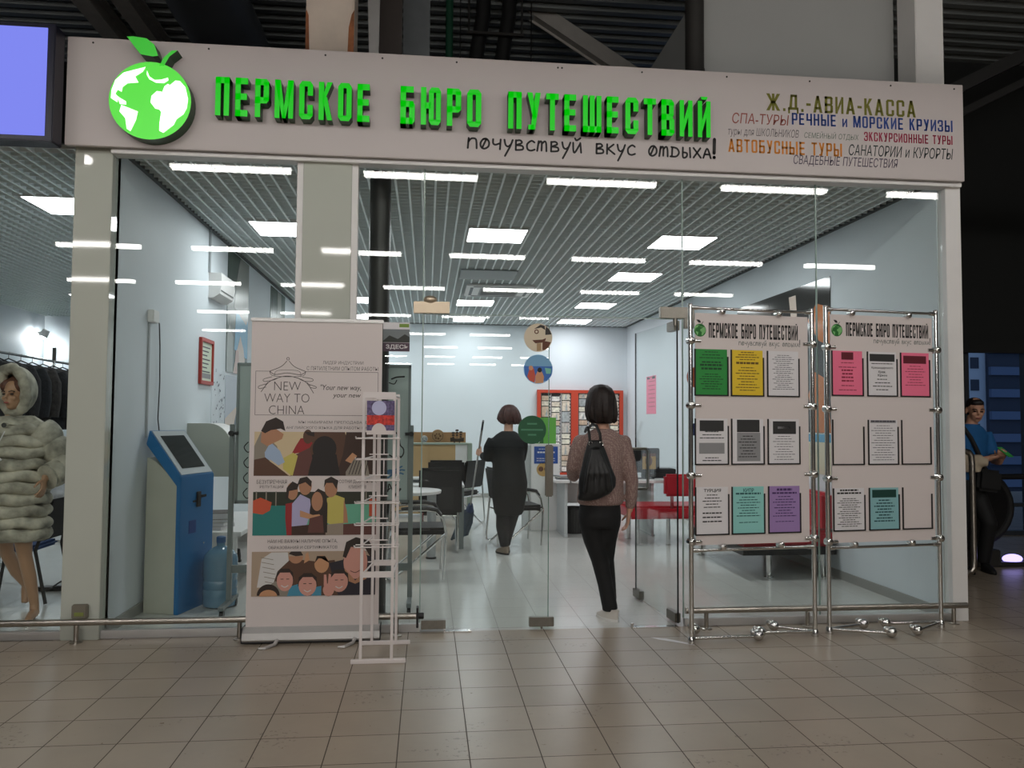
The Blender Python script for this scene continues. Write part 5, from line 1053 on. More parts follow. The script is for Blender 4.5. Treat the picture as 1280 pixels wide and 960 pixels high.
wallsheet('wall_poster', 7.47, 9.4, .98, 1.385, M('poster_cream', (206, 200, 176), .3), [([(0, .8), (1, .8), (1, 1), (0, 1)], M('poster_sky', (92, 156, 192), .25))], 'pale cream lower poster on the right wall behind the stands', 'poster', XR, -1)

# ------------------------------------------------------------------ fur shop left
m_coat = [M('coat_%d' % i, c, .9, var=.5, vscale=30, bump=.6) for i, c in enumerate(((24, 24, 27), (32, 30, 32), (20, 22, 26), (44, 40, 38)))]
cr_ = thing('coat_rack', 'long chrome coat rack hung with dark furs in the left shop', 'rack', (-4.55, 10.1, 0))
mb = MB(); mb.cyl((-4.47, 8.6, 2.19), (-4.62, 11.8, 2.19), .014); mb.build('rail', m_chrome, cr_)
for y, x in ((8.62, -4.471), (10.2, -4.545), (11.78, -4.619)):
    mb = MB(); mb.cyl((x, y, .0), (x, y, 2.19), .016); mb.box(x-.25, x+.25, y-.02, y+.02, 0, .03); mb.box(x-.02, x+.02, y-.01, y+.01, 2.19, 2.36); mb.build('upright', m_chrome, cr_)
def coat(lab, mat):
    t = thing('fur_coat', lab, 'coat', (0, 0, 0), 0, 'dark coats on the rack')
    mb = MB(); rn = random.Random(lab); R_ = []
    for z, rx, ry in ((-.09, .05, .05), (-.12, .16, .08), (-.17, .22, .10), (-.30, .24, .10), (-.50, .22, .10), (-.72, .23, .11), (-.82, .24, .12), (-.83, .2, .09)):
        R_.append([((rx*(1+rn.uniform(-.06, .06)))*math.cos(2*PI*k/22), ry*.9*(1+.18*math.sin(5*2*PI*k/22+z*9))*math.sin(2*PI*k/22), z) for k in range(22)])
    mb.loft(R_); mb.build('body', mat, t, True)
    for s in (-1, 1):
        mb = MB(); mb.limb([(s*.20, 0, -.16, .06), (s*.26, -.01, -.30, .068), (s*.28, -.03, -.50, .062), (s*.27, -.04, -.68, .055)], 12); mb.build('sleeve', mat, t, True)
    mb = MB(); mb.tube([(-.17, 0, -.13), (0, 0, -.055), (.17, 0, -.13)], .008, 6); mb.tube([(0, 0, -.055), (0, 0, -.03), (.0, .0, .0), (.0, .02, .018)], .003, 6); mb.build('hanger', m_black, t, True)
    return t
proto = None
words = ['first', 'second', 'third', 'fourth', 'fifth', 'sixth', 'seventh', 'eighth', 'ninth', 'tenth', 'eleventh', 'twelfth']
protos = []
for i in range(11):
    y = 8.75+i*.285; x = -4.47-.15*(y-8.6)/3.2
    lb = '%s dark fur coat from the front on the chrome rack' % words[i]
    if i < 4: c = coat(lb, m_coat[i]); c.location = (x, y, 2.19); c.rotation_euler.z = .05*((i*5) % 3-1)+.03; protos.append(c)
    else: dup(protos[(i*3) % 4], (x, y, 2.19), .05*((i*5) % 3-1)+.02, lb)
tb = thing('side_table', 'pinkish table top on grey steel legs in the fur shop', 'table', (-3.5, 7.55, 0))
mb = MB(); mb.box(-4.0, -3.03, 7.29, 7.95, .70, .735); mb.build('tabletop', M('pink_beech', (196, 152, 132), .5), tb, bevel=.004)
for x, y in ((-3.08, 7.34), (-3.95, 7.34), (-3.08, 7.85), (-3.95, 7.85)):
    mb = MB(); mb.box(x-.028, x+.028, y-.028, y+.028, 0, .70); mb.build('leg', m_frame, tb, bevel=.003)
mb = MB(); rn = random.Random(5)
rgs = [[(-3.22+rx*(1+rn.uniform(-.15, .15))*math.cos(2*PI*k/16), 7.5+ry*(1+rn.uniform(-.15, .15))*math.sin(2*PI*k/16), .737+z) for k in range(16)] for z, rx, ry in ((0, .17, .14), (.05, .19, .16), (.12, .15, .12), (.19, .08, .07), (.23, .03, .03))]
mb.loft(rgs); solo(mb, 'plastic_bag', M('clear_bag', (176, 178, 182), .25, var=.2, vscale=14), 'crumpled pale plastic bag on the fur shop table', 'bag')
mb = MB(); mb.rings([(-3.40, 7.34, .736, .16, .09), (-3.40, 7.34, .76, .17, .10), (-3.38, 7.34, .79, .12, .07)], 16); solo(mb, 'folded_cloth', M('dark_cloth', (44, 42, 44), .9, bump=.5, vscale=20), 'dark folded cloth on the fur shop table', 'cloth')
bc = thing('blue_seat_chair', 'black steel chair with blue seat behind the mannequin', 'chair', (-3.36, 7.02, 0), math.radians(90))
mb = MB(); mb.box(-.22, .22, -.22, .24, .42, .47); mb.build('seat', M('blue_fabric', (34, 66, 112), .8), bc, True, bevel=.02)
mb = MB(); mb.loft([[(x, y, z) for x, y in ((-.21, y0), (.21, y0), (.21, y0-.03), (-.21, y0-.03))] for y0, z in ((-.24, .50), (-.27, .66), (-.33, .84))]); mb.build('backrest', M('black_fabric', (28, 28, 30), .9), bc, True, bevel=.012)
for s in (-1, 1):
    mb = MB(); mb.tube([(s*.23, .26, .01), (s*.23, .2, .43)], .014, 8); mb.build('leg', m_black, bc, True)
    mb = MB(); mb.tube([(s*.23, -.33, .01), (s*.23, -.24, .43), (s*.20, -.28, .60)], .014, 8); mb.build('leg', m_black, bc, True)
mb = MB(); mb.tube([(-3.05, 7.2, .01), (-3.1, 7.4, .01), (-3.2, 7.45, .06), (-3.25, 7.3, .01), (-3.18, 7.25, .05), (-3.1, 7.45, .01), (-3.35, 7.5, .01), (-3.3, 7.3, .01)], .008, 6)
mb.box(-3.35, -3.12, 7.33, 7.40, 0, .035); solo(mb, 'extension_lead', m_black, 'tangled black extension lead on the floor under the fur shop table', 'cable')
sl2 = thing('spot_lamp', 'bright spot lamp high on the coat wall of the fur shop', 'lamp', (-6.95, 15.2, 2.9))
mb = MB(); mb.cyl((-7.14, 15.2, 3.05), (-6.9, 15.2, 3.05), .02); mb.cyl((-6.92, 15.2, 3.10), (-6.98, 15.2, 2.98), .06, .075, 20); mb.build('housing', m_white, sl2)
mb = MB(); mb.ell((-6.985, 15.2, 2.965), .06, .06, .03); mb.build('bulb', emitter('spot_glow', (250, 252, 255), 260), sl2)
# ------------------------------------------------------------------ people
def fuse(mb, name, mats, parent, voxel=.008, smooth=3, disp=None):
    if not isinstance(mats, (list, tuple)): mats = [mats]
    me = mb.mesh(name, mats[:1], False, 0, True, WM[parent.name].inverted())
    o = bpy.data.objects.new(name, me); COL.objects.link(o)
    r = o.modifiers.new('r', 'REMESH'); r.mode = 'VOXEL'; r.voxel_size = voxel; r.use_smooth_shade = True
    s = o.modifiers.new('s', 'SMOOTH'); s.factor = .5; s.iterations = smooth
    dg = bpy.context.evaluated_depsgraph_get(); dg.update()
    nm = bpy.data.meshes.new_from_object(o.evaluated_get(dg)); o.modifiers.clear(); o.data = nm; bpy.data.meshes.remove(me)
    if not nm.materials: nm.materials.append(mats[0])
    nm.name = name; nm.polygons.foreach_set('use_smooth', [True]*len(nm.polygons))
    o.parent = parent; WM[o.name] = WM[parent.name].copy(); return o
def hand(mb, w, d, n, sgn, curl=.6, size=1.0):
    w, d, n = Vector(w), Vector(d).normalized(), Vector(n); n = (n-d*n.dot(d)).normalized(); sd = d.cross(n)*sgn
    k = size
    def ring(c, a, b): return [c+sd*a*math.cos(2*PI*i/14)+n*b*math.sin(2*PI*i/14) for i in range(14)]
    mb.loft([ring(w-d*.03*k, .025*k, .020*k), ring(w, .027*k, .018*k), ring(w+d*.035*k, .038*k, .016*k), ring(w+d*.075*k, .041*k, .014*k), ring(w+d*.092*k, .038*k, .011*k)])
    for off, L, sp in ((-.031, .062, -.10), (-.0105, .074, -.03), (.0105, .078, .03), (.031, .070, .10)):
        p = w+d*.082*k+sd*off*k; a = 0; pts = [(*p, .0088*k)]
        dd = (d+sd*sp).normalized()
        for seg, frac in enumerate((.45, .32, .23)):
            a += curl*(.75, 1.0, .8)[seg]
            v = dd*math.cos(a)+n*math.sin(a); p = p+v*L*frac*k; pts.append((*p, (.0085, .0078, .0062)[seg]*k))
        mb.limb(pts, 8)
    p = w+d*.022*k+sd*.030*k; v1 = (d*.55+sd*.75+n*.35).normalized(); v2 = (d*.85+sd*.25+n*.45).normalized()
    mb.limb([(*p, .013*k), (*(p+v1*.035*k), .0115*k), (*(p+v1*.035*k+v2*.028*k), .0095*k), (*(p+v1*.035*k+v2*.05*k), .0075*k)], 8)
def head(mb, c, yaw=0, tilt=0, k=1.0):
    mb.xf = Matrix.Translation(c) @ Matrix.Rotation(yaw, 4, 'Z') @ Matrix.Rotation(tilt, 4, 'X') @ Matrix.Scale(k, 4)
    mb.ell((0, .012, .035), .076, .096, .088, 18, 12); mb.ell((0, -.022, -.045), .058, .070, .072, 16, 10); mb.ell((0, -.045, -.092), .030, .034, .024, 12, 8)
    mb.ell((0, -.082, .018), .050, .016, .016, 12, 6)
    mb.limb([(0, -.088, .012, .009), (0, -.100, -.012, .011), (0, -.106, -.030, .013)], 8); mb.ell((0, -.086, -.064), .024, .014, .011, 10, 6); mb.ell((-.036, -.068, -.03), .022, .02, .02, 10, 6); mb.ell((.036, -.068, -.03), .022, .02, .02, 10, 6)
    for s in (-1, 1): mb.ell((s*.078, .012, -.01), .012, .022, .032, 10, 8)
    mb.xf = None
def eyes(parent, c, yaw, tilt=0, k=1., lip=(150, 84, 76)):
    xf = Matrix.Translation(c) @ Matrix.Rotation(yaw, 4, 'Z') @ Matrix.Rotation(tilt, 4, 'X') @ Matrix.Scale(k, 4)
    for s in (-1, 1):
        mb = MB(); mb.xf = xf; mb.ell((s*.031, -.083, .0), .014, .010, .0075, 12, 8); mb.build('eye', M('eye_dark', (52, 40, 36), .3), parent)
        mb = MB(); mb.xf = xf; mb.tube([(s*.014, -.095, .018), (s*.034, -.092, .025), (s*.052, -.078, .018)], .0042, 6); mb.build('eyebrow', M('brow_dark', (46, 34, 28), .8), parent)
    mb = MB(); mb.xf = xf; mb.ell((0, -.096, -.064), .021, .008, .0075, 12, 6); mb.build('lips', M('lips_%d' % lip[0], lip, .5), parent)
m_skin = M('skin', (206, 158, 134), .5, var=.04); m_hair1 = M('dark_brown_hair', (32, 21, 18), .6, var=.35, vscale=40, bump=.3); m_hair2 = M('auburn_hair', (66, 38, 34), .6, var=.35, vscale=40, bump=.3)
def hair_bob(name, mat, parent, rows, seed=1, amp=.05, n=64):
    rn = random.Random(seed); ph = [rn.uniform(0, 2*PI) for _ in range(6)]; R_ = []
    for cx, cy, z, rx, ry, w in rows:
        r = []
        for k in range(n):
            a = 2*PI*k/n; q = 1+w*amp*(.5*math.sin(9*a+ph[0]+z*7)+.4*math.sin(17*a+ph[1]-z*12)+.35*math.sin(29*a+ph[2]))
            r.append((cx+rx*q*math.cos(a), cy+ry*q*math.sin(a), z+w*.012*math.sin(7*a+ph[3])*(1 if w > .9 else 0)))
        R_.append(r)
    mb = MB(); mb.loft(R_); return mb.build(name, mat, parent)
# --- woman walking in with the black bag
wm = thing('person', 'person with dark bob walking in through the doorway in dotted blouse, seen from behind', 'person', (1.37, 5.97, 0))
yc = 5.98
mb = MB(); head(mb, (1.325, yc+.03, 1.645), PI); mb.limb([(1.338, yc, 1.38, .058), (1.336, yc+.005, 1.47, .052), (1.328, yc+.02, 1.56, .050)], 14)
mb.rings([(1.315, yc, .74, .13, .09), (1.315, yc, .85, .15, .10), (1.32, yc, 1.0, .135, .09), (1.325, yc, 1.2, .15, .095), (1.33, yc, 1.34, .165, .085), (1.335, yc, 1.40, .12, .07), (1.338, yc, 1.43, .06, .055)], 18)
RA = [(1.495, yc, 1.345, .045), (1.535, yc-.01, 1.20, .040), (1.562, yc-.01, 1.05, .036), (1.562, yc+.0, .93, .031), (1.548, yc+.01, .815, .024)]
LA = [(1.165, yc, 1.345, .045), (1.13, yc+.01, 1.25, .040), (1.108, yc+.02, 1.15, .036), (1.13, yc+.13, 1.08, .031), (1.16, yc+.23, 1.05, .024)]
RL = [(1.385, yc, .80, .078), (1.37, yc+.02, .62, .066), (1.385, yc+.09, .45, .048), (1.43, yc+.20, .25, .046), (1.455, yc+.27, .09, .034)]
LL = [(1.245, yc, .80, .078), (1.275, yc+.02, .62, .068), (1.315, yc+.02, .46, .050), (1.355, yc+.0, .28, .048), (1.385, yc-.02, .09, .034)]
for L in (RA, LA, RL, LL): mb.limb(L, 12)
hand(mb, (1.545, yc+.012, .805), (-.12, .10, -1), (-1, .1, .1), 1, .35); hand(mb, (1.165, yc+.24, 1.048), (.6, .7, .3), (0, .2, 1), 1, .9)
fuse(mb, 'body', m_skin, wm, .0065, 2)
def grow(L, g, cut=None): return [(a, b, c, r+g) for a, b, c, r in L]
m_bl = bpy.data.materials.new('dotted_blouse'); m_bl.use_nodes = True
nt = m_bl.node_tree; bs = nt.nodes['Principled BSDF']; bs.inputs['Roughness'].default_value = .8
tc = nt.nodes.new('ShaderNodeTexCoord'); vo = nt.nodes.new('ShaderNodeTexVoronoi'); vo.inputs['Scale'].default_value = 110; vo.inputs['Randomness'].default_value = .35
lt = nt.nodes.new('ShaderNodeMath'); lt.operation = 'LESS_THAN'; lt.inputs[1].default_value = .33; mx = nt.nodes.new('ShaderNodeMix'); mx.data_type = 'RGBA'
mx.inputs[6].default_value = lin((140, 114, 108)); mx.inputs[7].default_value = lin((192, 170, 161))
nt.links.new(tc.outputs['Object'], vo.inputs['Vector']); nt.links.new(vo.outputs['Distance'], lt.inputs[0]); nt.links.new(lt.outputs[0], mx.inputs[0]); nt.links.new(mx.outputs[2], bs.inputs['Base Color'])
mb = MB(); mb.rings([(1.318, yc, .865, .165, .125), (1.318, yc, .90, .183, .135), (1.32, yc, .98, .178, .125), (1.322, yc, 1.08, .168, .115), (1.325, yc, 1.2, .178, .118), (1.33, yc, 1.31, .192, .112), (1.333, yc, 1.37, .178, .095), (1.336, yc, 1.41, .125, .082), (1.338, yc, 1.445, .072, .066)], 22)
mb.limb(grow(RA[:-1], .016)+[(1.55, yc+.01, .835, .037)], 12); mb.limb(grow(LA[:-1], .018)+[(1.157, yc+.215, 1.055, .036)], 12)
mb.ell((1.50, yc, 1.345), .06, .06, .055); mb.ell((1.163, yc, 1.345), .06, .06, .055)
fuse(mb, 'blouse', m_bl, wm, .009, 14)
m_tr = M('black_trousers', (9, 9, 11), .75, var=.15, vscale=12)
mb = MB(); mb.rings([(1.315, yc, .70, .158, .118), (1.312, yc, .78, .168, .128), (1.315, yc, .86, .158, .118), (1.318, yc, .92, .15, .108)], 20)
mb.limb([(1.385, yc, .74, .092), (1.37, yc+.02, .60, .080), (1.385, yc+.09, .44, .062), (1.43, yc+.20, .25, .056), (1.458, yc+.27, .10, .052), (1.458, yc+.27, .075, .052)], 14)
mb.limb([(1.245, yc, .74, .095), (1.275, yc+.02, .60, .084), (1.318, yc+.02, .45, .068), (1.355, yc+.0, .28, .060), (1.388, yc-.02, .10, .060), (1.390, yc-.02, .070, .060)], 14)
fuse(mb, 'trousers', m_tr, wm, .009, 14)
def shoe(parent, x, y, rz, mat, sole, z=0, L=.255, ball=.045):
    xf = Matrix.Translation((x, y, z)) @ Matrix.Rotation(rz, 4, 'Z')
    mb = MB(); mb.xf = xf; o = [(0, .03, .018, ball, L*.5), (0, .025, .035, ball, L*.49), (0, 0, .06, ball*.9, L*.38), (0, -.04, .08, ball*.78, L*.24), (0, -.055, .088, ball*.72, L*.17)]
    mb.rings(o, 20); mb.build('shoe', mat, parent); s = parent.children[-1] if False else None
    mb = MB(); mb.xf = xf; mb.rings([(0, .03, 0, ball*1.03, L*.51), (0, .03, .02, ball*1.05, L*.515)], 20); mb.build('shoe_sole', sole, parent)
m_wsh = M('white_trainers', (206, 200, 192), .6)
shoe(wm, 1.388, yc-.02, .5, m_wsh, M('trainer_sole', (222, 220, 216), .6), 0, .235, .040); shoe(wm, 1.462, yc+.30, -.05, m_wsh, M('trainer_sole', (222, 220, 216), .6))
hair_bob('hair', m_hair1, wm, [(1.327, yc+.02, 1.786, .015, .015, 0), (1.327, yc+.02, 1.778, .052, .06, .1), (1.327, yc+.02, 1.755, .084, .10, .2), (1.326, yc+.01, 1.715, .104, .122, .3), (1.325, yc+.0, 1.66, .116, .128, .5), (1.325, yc-.005, 1.60, .122, .125, .7), (1.327, yc-.01, 1.55, .121, .115, .9), (1.330, yc-.01, 1.515, .112, .10, 1), (1.333, yc-.005, 1.495, .085, .075, 1)], 4, .09)
bg = thing('shoulder_bag', 'black slouchy shoulder bag on the back of the person in the doorway', 'bag', (1.25, 5.80, .92))
m_bag = M('black_bag', (10, 10, 11), .45, var=.2, vscale=15, bump=.25)
yb2 = yc-.175
mb = MB(); mb.rings([(1.165, yb2, .915, .05, .03), (1.19, yb2, .93, .085, .05), (1.235, yb2, .965, .118, .062), (1.255, yb2, 1.02, .142, .066), (1.258, yb2, 1.08, .142, .062), (1.252, yb2+.005, 1.16, .115, .055), (1.248, yb2+.015, 1.25, .090, .045), (1.246, yb2+.03, 1.32, .066, .035), (1.246, yb2+.04, 1.36, .050, .022)], 24)
for k in range(5): mb.limb([(1.21+.012*k, yb2-.035+.004*k, 1.30, .012), (1.17+.04*k, yb2-.056, 1.12, .016), (1.15+.05*k, yb2-.055, .98, .012)], 8)
fuse(mb, 'pouch', m_bag, bg, .008, 10)
for pts in ([(1.208, yb2+.03, 1.34), (1.202, yb2+.035, 1.41), (1.200, yc-.105, 1.455), (1.205, yc-.03, 1.452), (1.21, yc+.05, 1.42)], [(1.290, yb2+.03, 1.34), (1.284, yb2+.035, 1.41), (1.262, yc-.105, 1.47), (1.245, yc-.03, 1.477), (1.24, yc+.05, 1.45)]):
    mb = MB(); mb.tube(pts, [.011]*len(pts), 8); mb.build('strap', m_bag, bg)
for x in (1.208, 1.290):
    mb = MB(); mb.tube([(x+.014*math.cos(a), yb2+.012, 1.335+.014*math.sin(a)) for a in [2*PI*k/14 for k in range(14)]], .0035, 6, 0, True); mb.build('ring', m_chrome, bg)
# --- woman sweeping
cl = thing('person', 'person in a long black tunic sweeping with a mop inside the agency, back turned', 'person', (.88, 8.98, 0)); y0 = 8.98
m_blk = M('black_tunic', (11, 13, 14), .8, var=.15, vscale=10)
mb = MB(); head(mb, (.928, y0+.06, 1.565), PI, -.35); mb.limb([(.915, y0, 1.32, .06), (.917, y0+.01, 1.40, .052), (.922, y0+.035, 1.48, .05)], 14)
mb.rings([(.925, y0, .72, .14, .11), (.925, y0, .85, .17, .12), (.915, y0, 1.0, .16, .11), (.91, y0, 1.2, .165, .105), (.91, y0, 1.30, .17, .09), (.912, y0, 1.35, .10, .07)], 18)
LA = [(.735, y0, 1.285, .055), (.69, y0+.01, 1.19, .05), (.68, y0+.02, 1.075, .043), (.65, y0+.11, 1.09, .036), (.628, y0+.19, 1.115, .026)]
RA = [(1.075, y0, 1.285, .052), (1.085, y0+.05, 1.18, .045), (1.075, y0+.10, 1.07, .04), (1.02, y0+.19, 1.0, .034), (.98, y0+.25, .98, .026)]
LL = [(.85, y0, .74, .09), (.86, y0, .46, .062), (.855, y0, .28, .058), (.875, y0-.02, .09, .036)]
RL = [(.99, y0, .74, .09), (.955, y0+.02, .46, .062), (.93, y0+.05, .28, .058), (.905, y0+.09, .09, .036)]
for L in (LA, RA, LL, RL): mb.limb(L, 12)
hand(mb, (.622, y0+.195, 1.118), (-.55, .8, .25), (.75, .6, 0), -1, 1.15); hand(mb, (.972, y0+.25, .98), (-.8, .5, 0), (0, .3, -1), 1, .8)
fuse(mb, 'body', m_skin, cl, .0075, 2)
mb = MB(); mb.rings([(.925, y0, .44, .150, .125), (.925, y0, .48, .170, .135), (.930, y0, .65, .198, .15), (.932, y0, .80, .208, .16), (.925, y0, .95, .19, .14), (.915, y0, 1.08, .185, .13), (.910, y0, 1.2, .192, .13), (.910, y0, 1.29, .192, .112), (.912, y0, 1.345, .14, .088), (.914, y0, 1.385, .075, .066)], 24)
mb.limb([(.745, y0, 1.285, .070), (.695, y0+.01, 1.19, .066), (.68, y0+.02, 1.07, .058), (.655, y0+.10, 1.085, .052), (.638, y0+.155, 1.105, .046)], 12); mb.limb(grow(RA[:-1], .018)+[(.995, y0+.22, .98, .043)], 12)
fuse(mb, 'tunic', m_blk, cl, .010, 16)
mb = MB(); mb.limb([(.85, y0, .60, .10), (.86, y0, .46, .082), (.853, y0, .30, .074), (.87, y0-.015, .15, .056), (.876, y0-.02, .085, .050)], 14); mb.limb([(.99, y0, .60, .10), (.965, y0+.01, .46, .085), (.935, y0+.05, .30, .072), (.91, y0+.08, .15, .056), (.905, y0+.09, .085, .050)], 14)
fuse(mb, 'leggings', M('black_leggings', (15, 17, 20), .8), cl, .010, 12)
m_tan = M('taupe_shoes', (126, 112, 96), .6)
shoe(cl, .872, y0-.0, .5, m_tan, m_rubber, 0, .24, .042); shoe(cl, .912, y0+.12, -.1, m_tan, m_rubber, 0, .24, .042)
hair_bob('hair', m_hair2, cl, [(.928, y0+.05, 1.688, .015, .015, 0), (.928, y0+.05, 1.68, .052, .06, .1), (.927, y0+.05, 1.655, .085, .10, .2), (.926, y0+.045, 1.62, .106, .12, .4), (.926, y0+.035, 1.57, .122, .122, .7), (.930, y0+.03, 1.52, .128, .115, 1), (.938, y0+.02, 1.485, .115, .095, 1), (.945, y0+.02, 1.47, .08, .07, 1)], 9, .14)
mp = thing('mop', 'mop with a grey cloth head held by the person in the black tunic', 'mop', (.55, 9.7, 0))
a = Vector((.628, 8.96, 1.50)); b = Vector((.535, 9.82, .44)); d = (b-a).normalized()
hp_ = a+d*.0
mb = MB(); mb.cyl(a+Vector((0, .02, 0)), b, .011, n=12); mb.build('pole', m_alu, mp)
mb = MB(); mb.cyl(a+Vector((0, .02, 0)), a+d*.35+Vector((0, .02, 0)), .0125, n=12); mb.build('grip', M('grey_grip', (70, 72, 78), .5), mp)
mb = MB(); mb.cyl(b-d*.04, b+d*.06, .03, .05, 14); mb.build('collar', M('blue_collar', (66, 84, 124), .5), mp)
mb = MB(); rn = random.Random(2)
for k in range(16):
    x = .46+.011*k+rn.uniform(-.01, .01)-.05; c = b+d*.05
    mb.limb([(c.x+(k-8)*.006, c.y, c.z, .016), (c.x-.05+(k-8)*.010, c.y+.03+rn.uniform(-.03, .03), .24, .024), (c.x-.12+(k-8)*.013, c.y+.04+rn.uniform(-.05, .05), .03+.05*(k/16.), .016)], 7)
fuse(mb, 'mop_head', M('slate_cloth', (78, 92, 104), .9, bump=.5, vscale=40), mp, .010, 2)
# --- man by the handrail outside
mn = thing('person', 'person in a blue T-shirt holding a phone behind the barrier at far right', 'person', (5.5, 7.6, 0)); ym = 7.58
m_skin2 = M('skin_light', (196, 148, 122), .5)
mb = MB(); hc = (5.565, ym-.02, 1.640); head(mb, hc, -.32, .16, 1.04); mb.limb([(5.53, ym+.02, 1.43, .062), (5.545, ym+.01, 1.50, .056), (5.555, ym, 1.58, .053)], 14)
mb.rings([(5.52, ym+.06, .82, .15, .10), (5.52, ym+.05, 1.0, .15, .10), (5.525, ym+.03, 1.2, .165, .105), (5.525, ym+.02, 1.40, .175, .10), (5.53, ym+.02, 1.465, .11, .075), (5.535, ym+.02, 1.50, .06, .055)], 18)
RA = [(5.36, ym+.02, 1.41, .052), (5.335, ym, 1.24, .046), (5.36, ym-.04, 1.12, .04), (5.47, ym-.16, 1.13, .034), (5.585, ym-.22, 1.165, .025)]
LA = [(5.70, ym+.02, 1.41, .052), (5.745, ym+.0, 1.24, .046), (5.755, ym-.03, 1.12, .04), (5.725, ym-.14, 1.12, .034), (5.69, ym-.22, 1.16, .025)]
for L in (RA, LA): mb.limb(L, 12)
for L in ([(5.44, ym+.06, .85, .09), (5.42, ym+.04, .5, .062), (5.42, ym+.06, .1, .04)], [(5.60, ym+.06, .85, .09), (5.66, ym-.06, .5, .062), (5.66, ym+.04, .1, .04)]): mb.limb(L, 12)
hand(mb, (5.59, ym-.225, 1.168), (.9, -.2, .15), (0, .2, 1), -1, .75); hand(mb, (5.688, ym-.225, 1.165), (-.5, -.6, .3), (0, -.3, 1), 1, .8)
fuse(mb, 'body', m_skin2, mn, .0075, 2); eyes(mn, hc, -.32, .16, 1.04)
m_bt = M('blue_tshirt', (22, 92, 150), .8, var=.08)
mb = MB(); mb.rings([(5.52, ym+.05, .93, .17, .12), (5.52, ym+.05, 1.0, .172, .122), (5.525, ym+.03, 1.2, .186, .124), (5.525, ym+.02, 1.39, .195, .115), (5.53, ym+.02, 1.46, .14, .092), (5.535, ym+.02, 1.50, .075, .07)], 22)
mb.limb([(5.365, ym+.02, 1.41, .066), (5.335, ym+.0, 1.25, .066), (5.34, ym-.01, 1.19, .064)], 12); mb.limb([(5.695, ym+.02, 1.41, .066), (5.74, ym, 1.25, .066), (5.752, ym-.01, 1.19, .064)], 12)
fuse(mb, 't_shirt', m_bt, mn, .010, 12)
mb = MB(); mb.rings([(5.52, ym+.06, .76, .165, .12), (5.52, ym+.06, .86, .17, .122), (5.52, ym+.05, .96, .16, .112)], 20); mb.limb([(5.44, ym+.06, .80, .105), (5.42, ym+.04, .5, .08), (5.42, ym+.06, .09, .065)], 12); mb.limb([(5.60, ym+.06, .80, .105), (5.66, ym-.06, .5, .08), (5.66, ym+.04, .09, .065)], 12)
fuse(mb, 'trousers', M('black_trousers', (9, 9, 11), .75), mn, .011, 12)
shoe(mn, 5.42, ym+.0, PI, m_rubber, m_rubber); shoe(mn, 5.66, ym-.02, PI-.2, m_rubber, m_rubber)
mb = MB(); mb.xf = Matrix.Translation(hc) @ Matrix.Rotation(-.32, 4, 'Z') @ Matrix.Rotation(.16, 4, 'X')
mb.ell((0, .022, .052), .084, .100, .076, 24, 12); mb.ell((0, .05, .0), .080, .070, .075, 20, 10); mb.ell((0, -.055, .085), .062, .04, .03, 16, 8); mb.xf = None
fuse(mb, 'hair', M('black_hair', (26, 22, 22), .5, var=.3, vscale=50, bump=.3), mn, .008, 2)
mb = MB(); mb.cbox((5.655, ym-.315, 1.225), (.075, .008, .15), rz=.35, rx=-.9); ph_ = solo(mb, 'smartphone', M('green_phone', (70, 180, 90), .3), 'small phone with green back in the hands of the person in blue', 'phone', bevel=.003)
sb = thing('sling_bag', 'dark sling bag with strap across the blue T-shirt', 'bag', (5.40, ym-.1, .95))
mb = MB(); mb.tube([(5.40, ym-.06, 1.465), (5.455, ym-.095, 1.36), (5.50, ym-.11, 1.25), (5.56, ym-.11, 1.12), (5.62, ym-.09, 1.02)], .022, 8); mb.build('strap', m_rubber, sb)
mb = MB(); mb.cbox((5.63, ym-.10, .93), (.26, .09, .22), ry=.1); mb.build('pouch', m_rubber, sb, bevel=.03)
jk = MB(); jk.rings([(5.40, ym-.14, 1.02, .11, .07), (5.41, ym-.14, 1.10, .13, .075), (5.43, ym-.14, 1.17, .12, .07), (5.45, ym-.14, 1.19, .08, .05)], 18); jk.limb([(5.30, ym-.12, 1.15, .05), (5.42, ym-.16, 1.13, .06), (5.55, ym-.20, 1.12, .045)], 12)
tj = thing('jacket', 'folded beige jacket over the arm of the person in blue', 'jacket', (5.42, ym-.14, 1.0)); fuse(jk, 'cloth', M('beige_cloth', (186, 172, 150), .9, var=.1, bump=.4), tj, .010, 3)
# handrail, escalator end, window
gr = thing('tube_barrier', 'bent steel tube barrier at the right edge of the shop front', 'barrier', (5.2, 7.2, 0))
mb = MB(); mb.tube([(4.4, 7.2, 1.235), (5.17, 7.2, 1.235), (5.225, 7.2, 1.225), (5.25, 7.2, 1.19), (5.255, 7.2, 1.1), (5.255, 7.2, .20), (5.25, 7.2, .11), (5.22, 7.2, .075), (5.17, 7.2, .065), (4.4, 7.2, .065)], .028, 12); mb.build('tube', m_steel, gr)
mb = MB(); mb.cyl((4.45, 7.2, 0), (4.45, 7.2, 1.235), .028, n=12); mb.build('post', m_steel, gr)
es = thing('escalator_end', 'dark rounded escalator end panel in front of the window', 'escalator', (5.7, 7.86, 0))
arc = [(5.3, 1.0), (5.75, 1.0)]+[(5.75+.42*math.sin(t), .62+.38*math.cos(t)) for t in [PI*k/14 for k in range(1, 14)]]+[(5.75, .24), (5.3, .16)]
mb = MB(); mb.prism([(x, z) for x, z in arc], 7.86, 7.90); mb.build('panel', M('smoked_panel', (18, 19, 22), .15), es, smooth=False)
mb = MB(); mb.tube([(x, 7.88, z) for x, z in arc], .045, 10); mb.build('handrail', m_rubber, es)
mb = MB(); mb.box(5.2, 6.0, 7.80, 7.96, 0, .18); mb.build('skirt', m_dark, es, bevel=.01)
rl = thing('black_handrail', 'black handrail along the window at far right', 'handrail', (7.4, 8.9, 0))
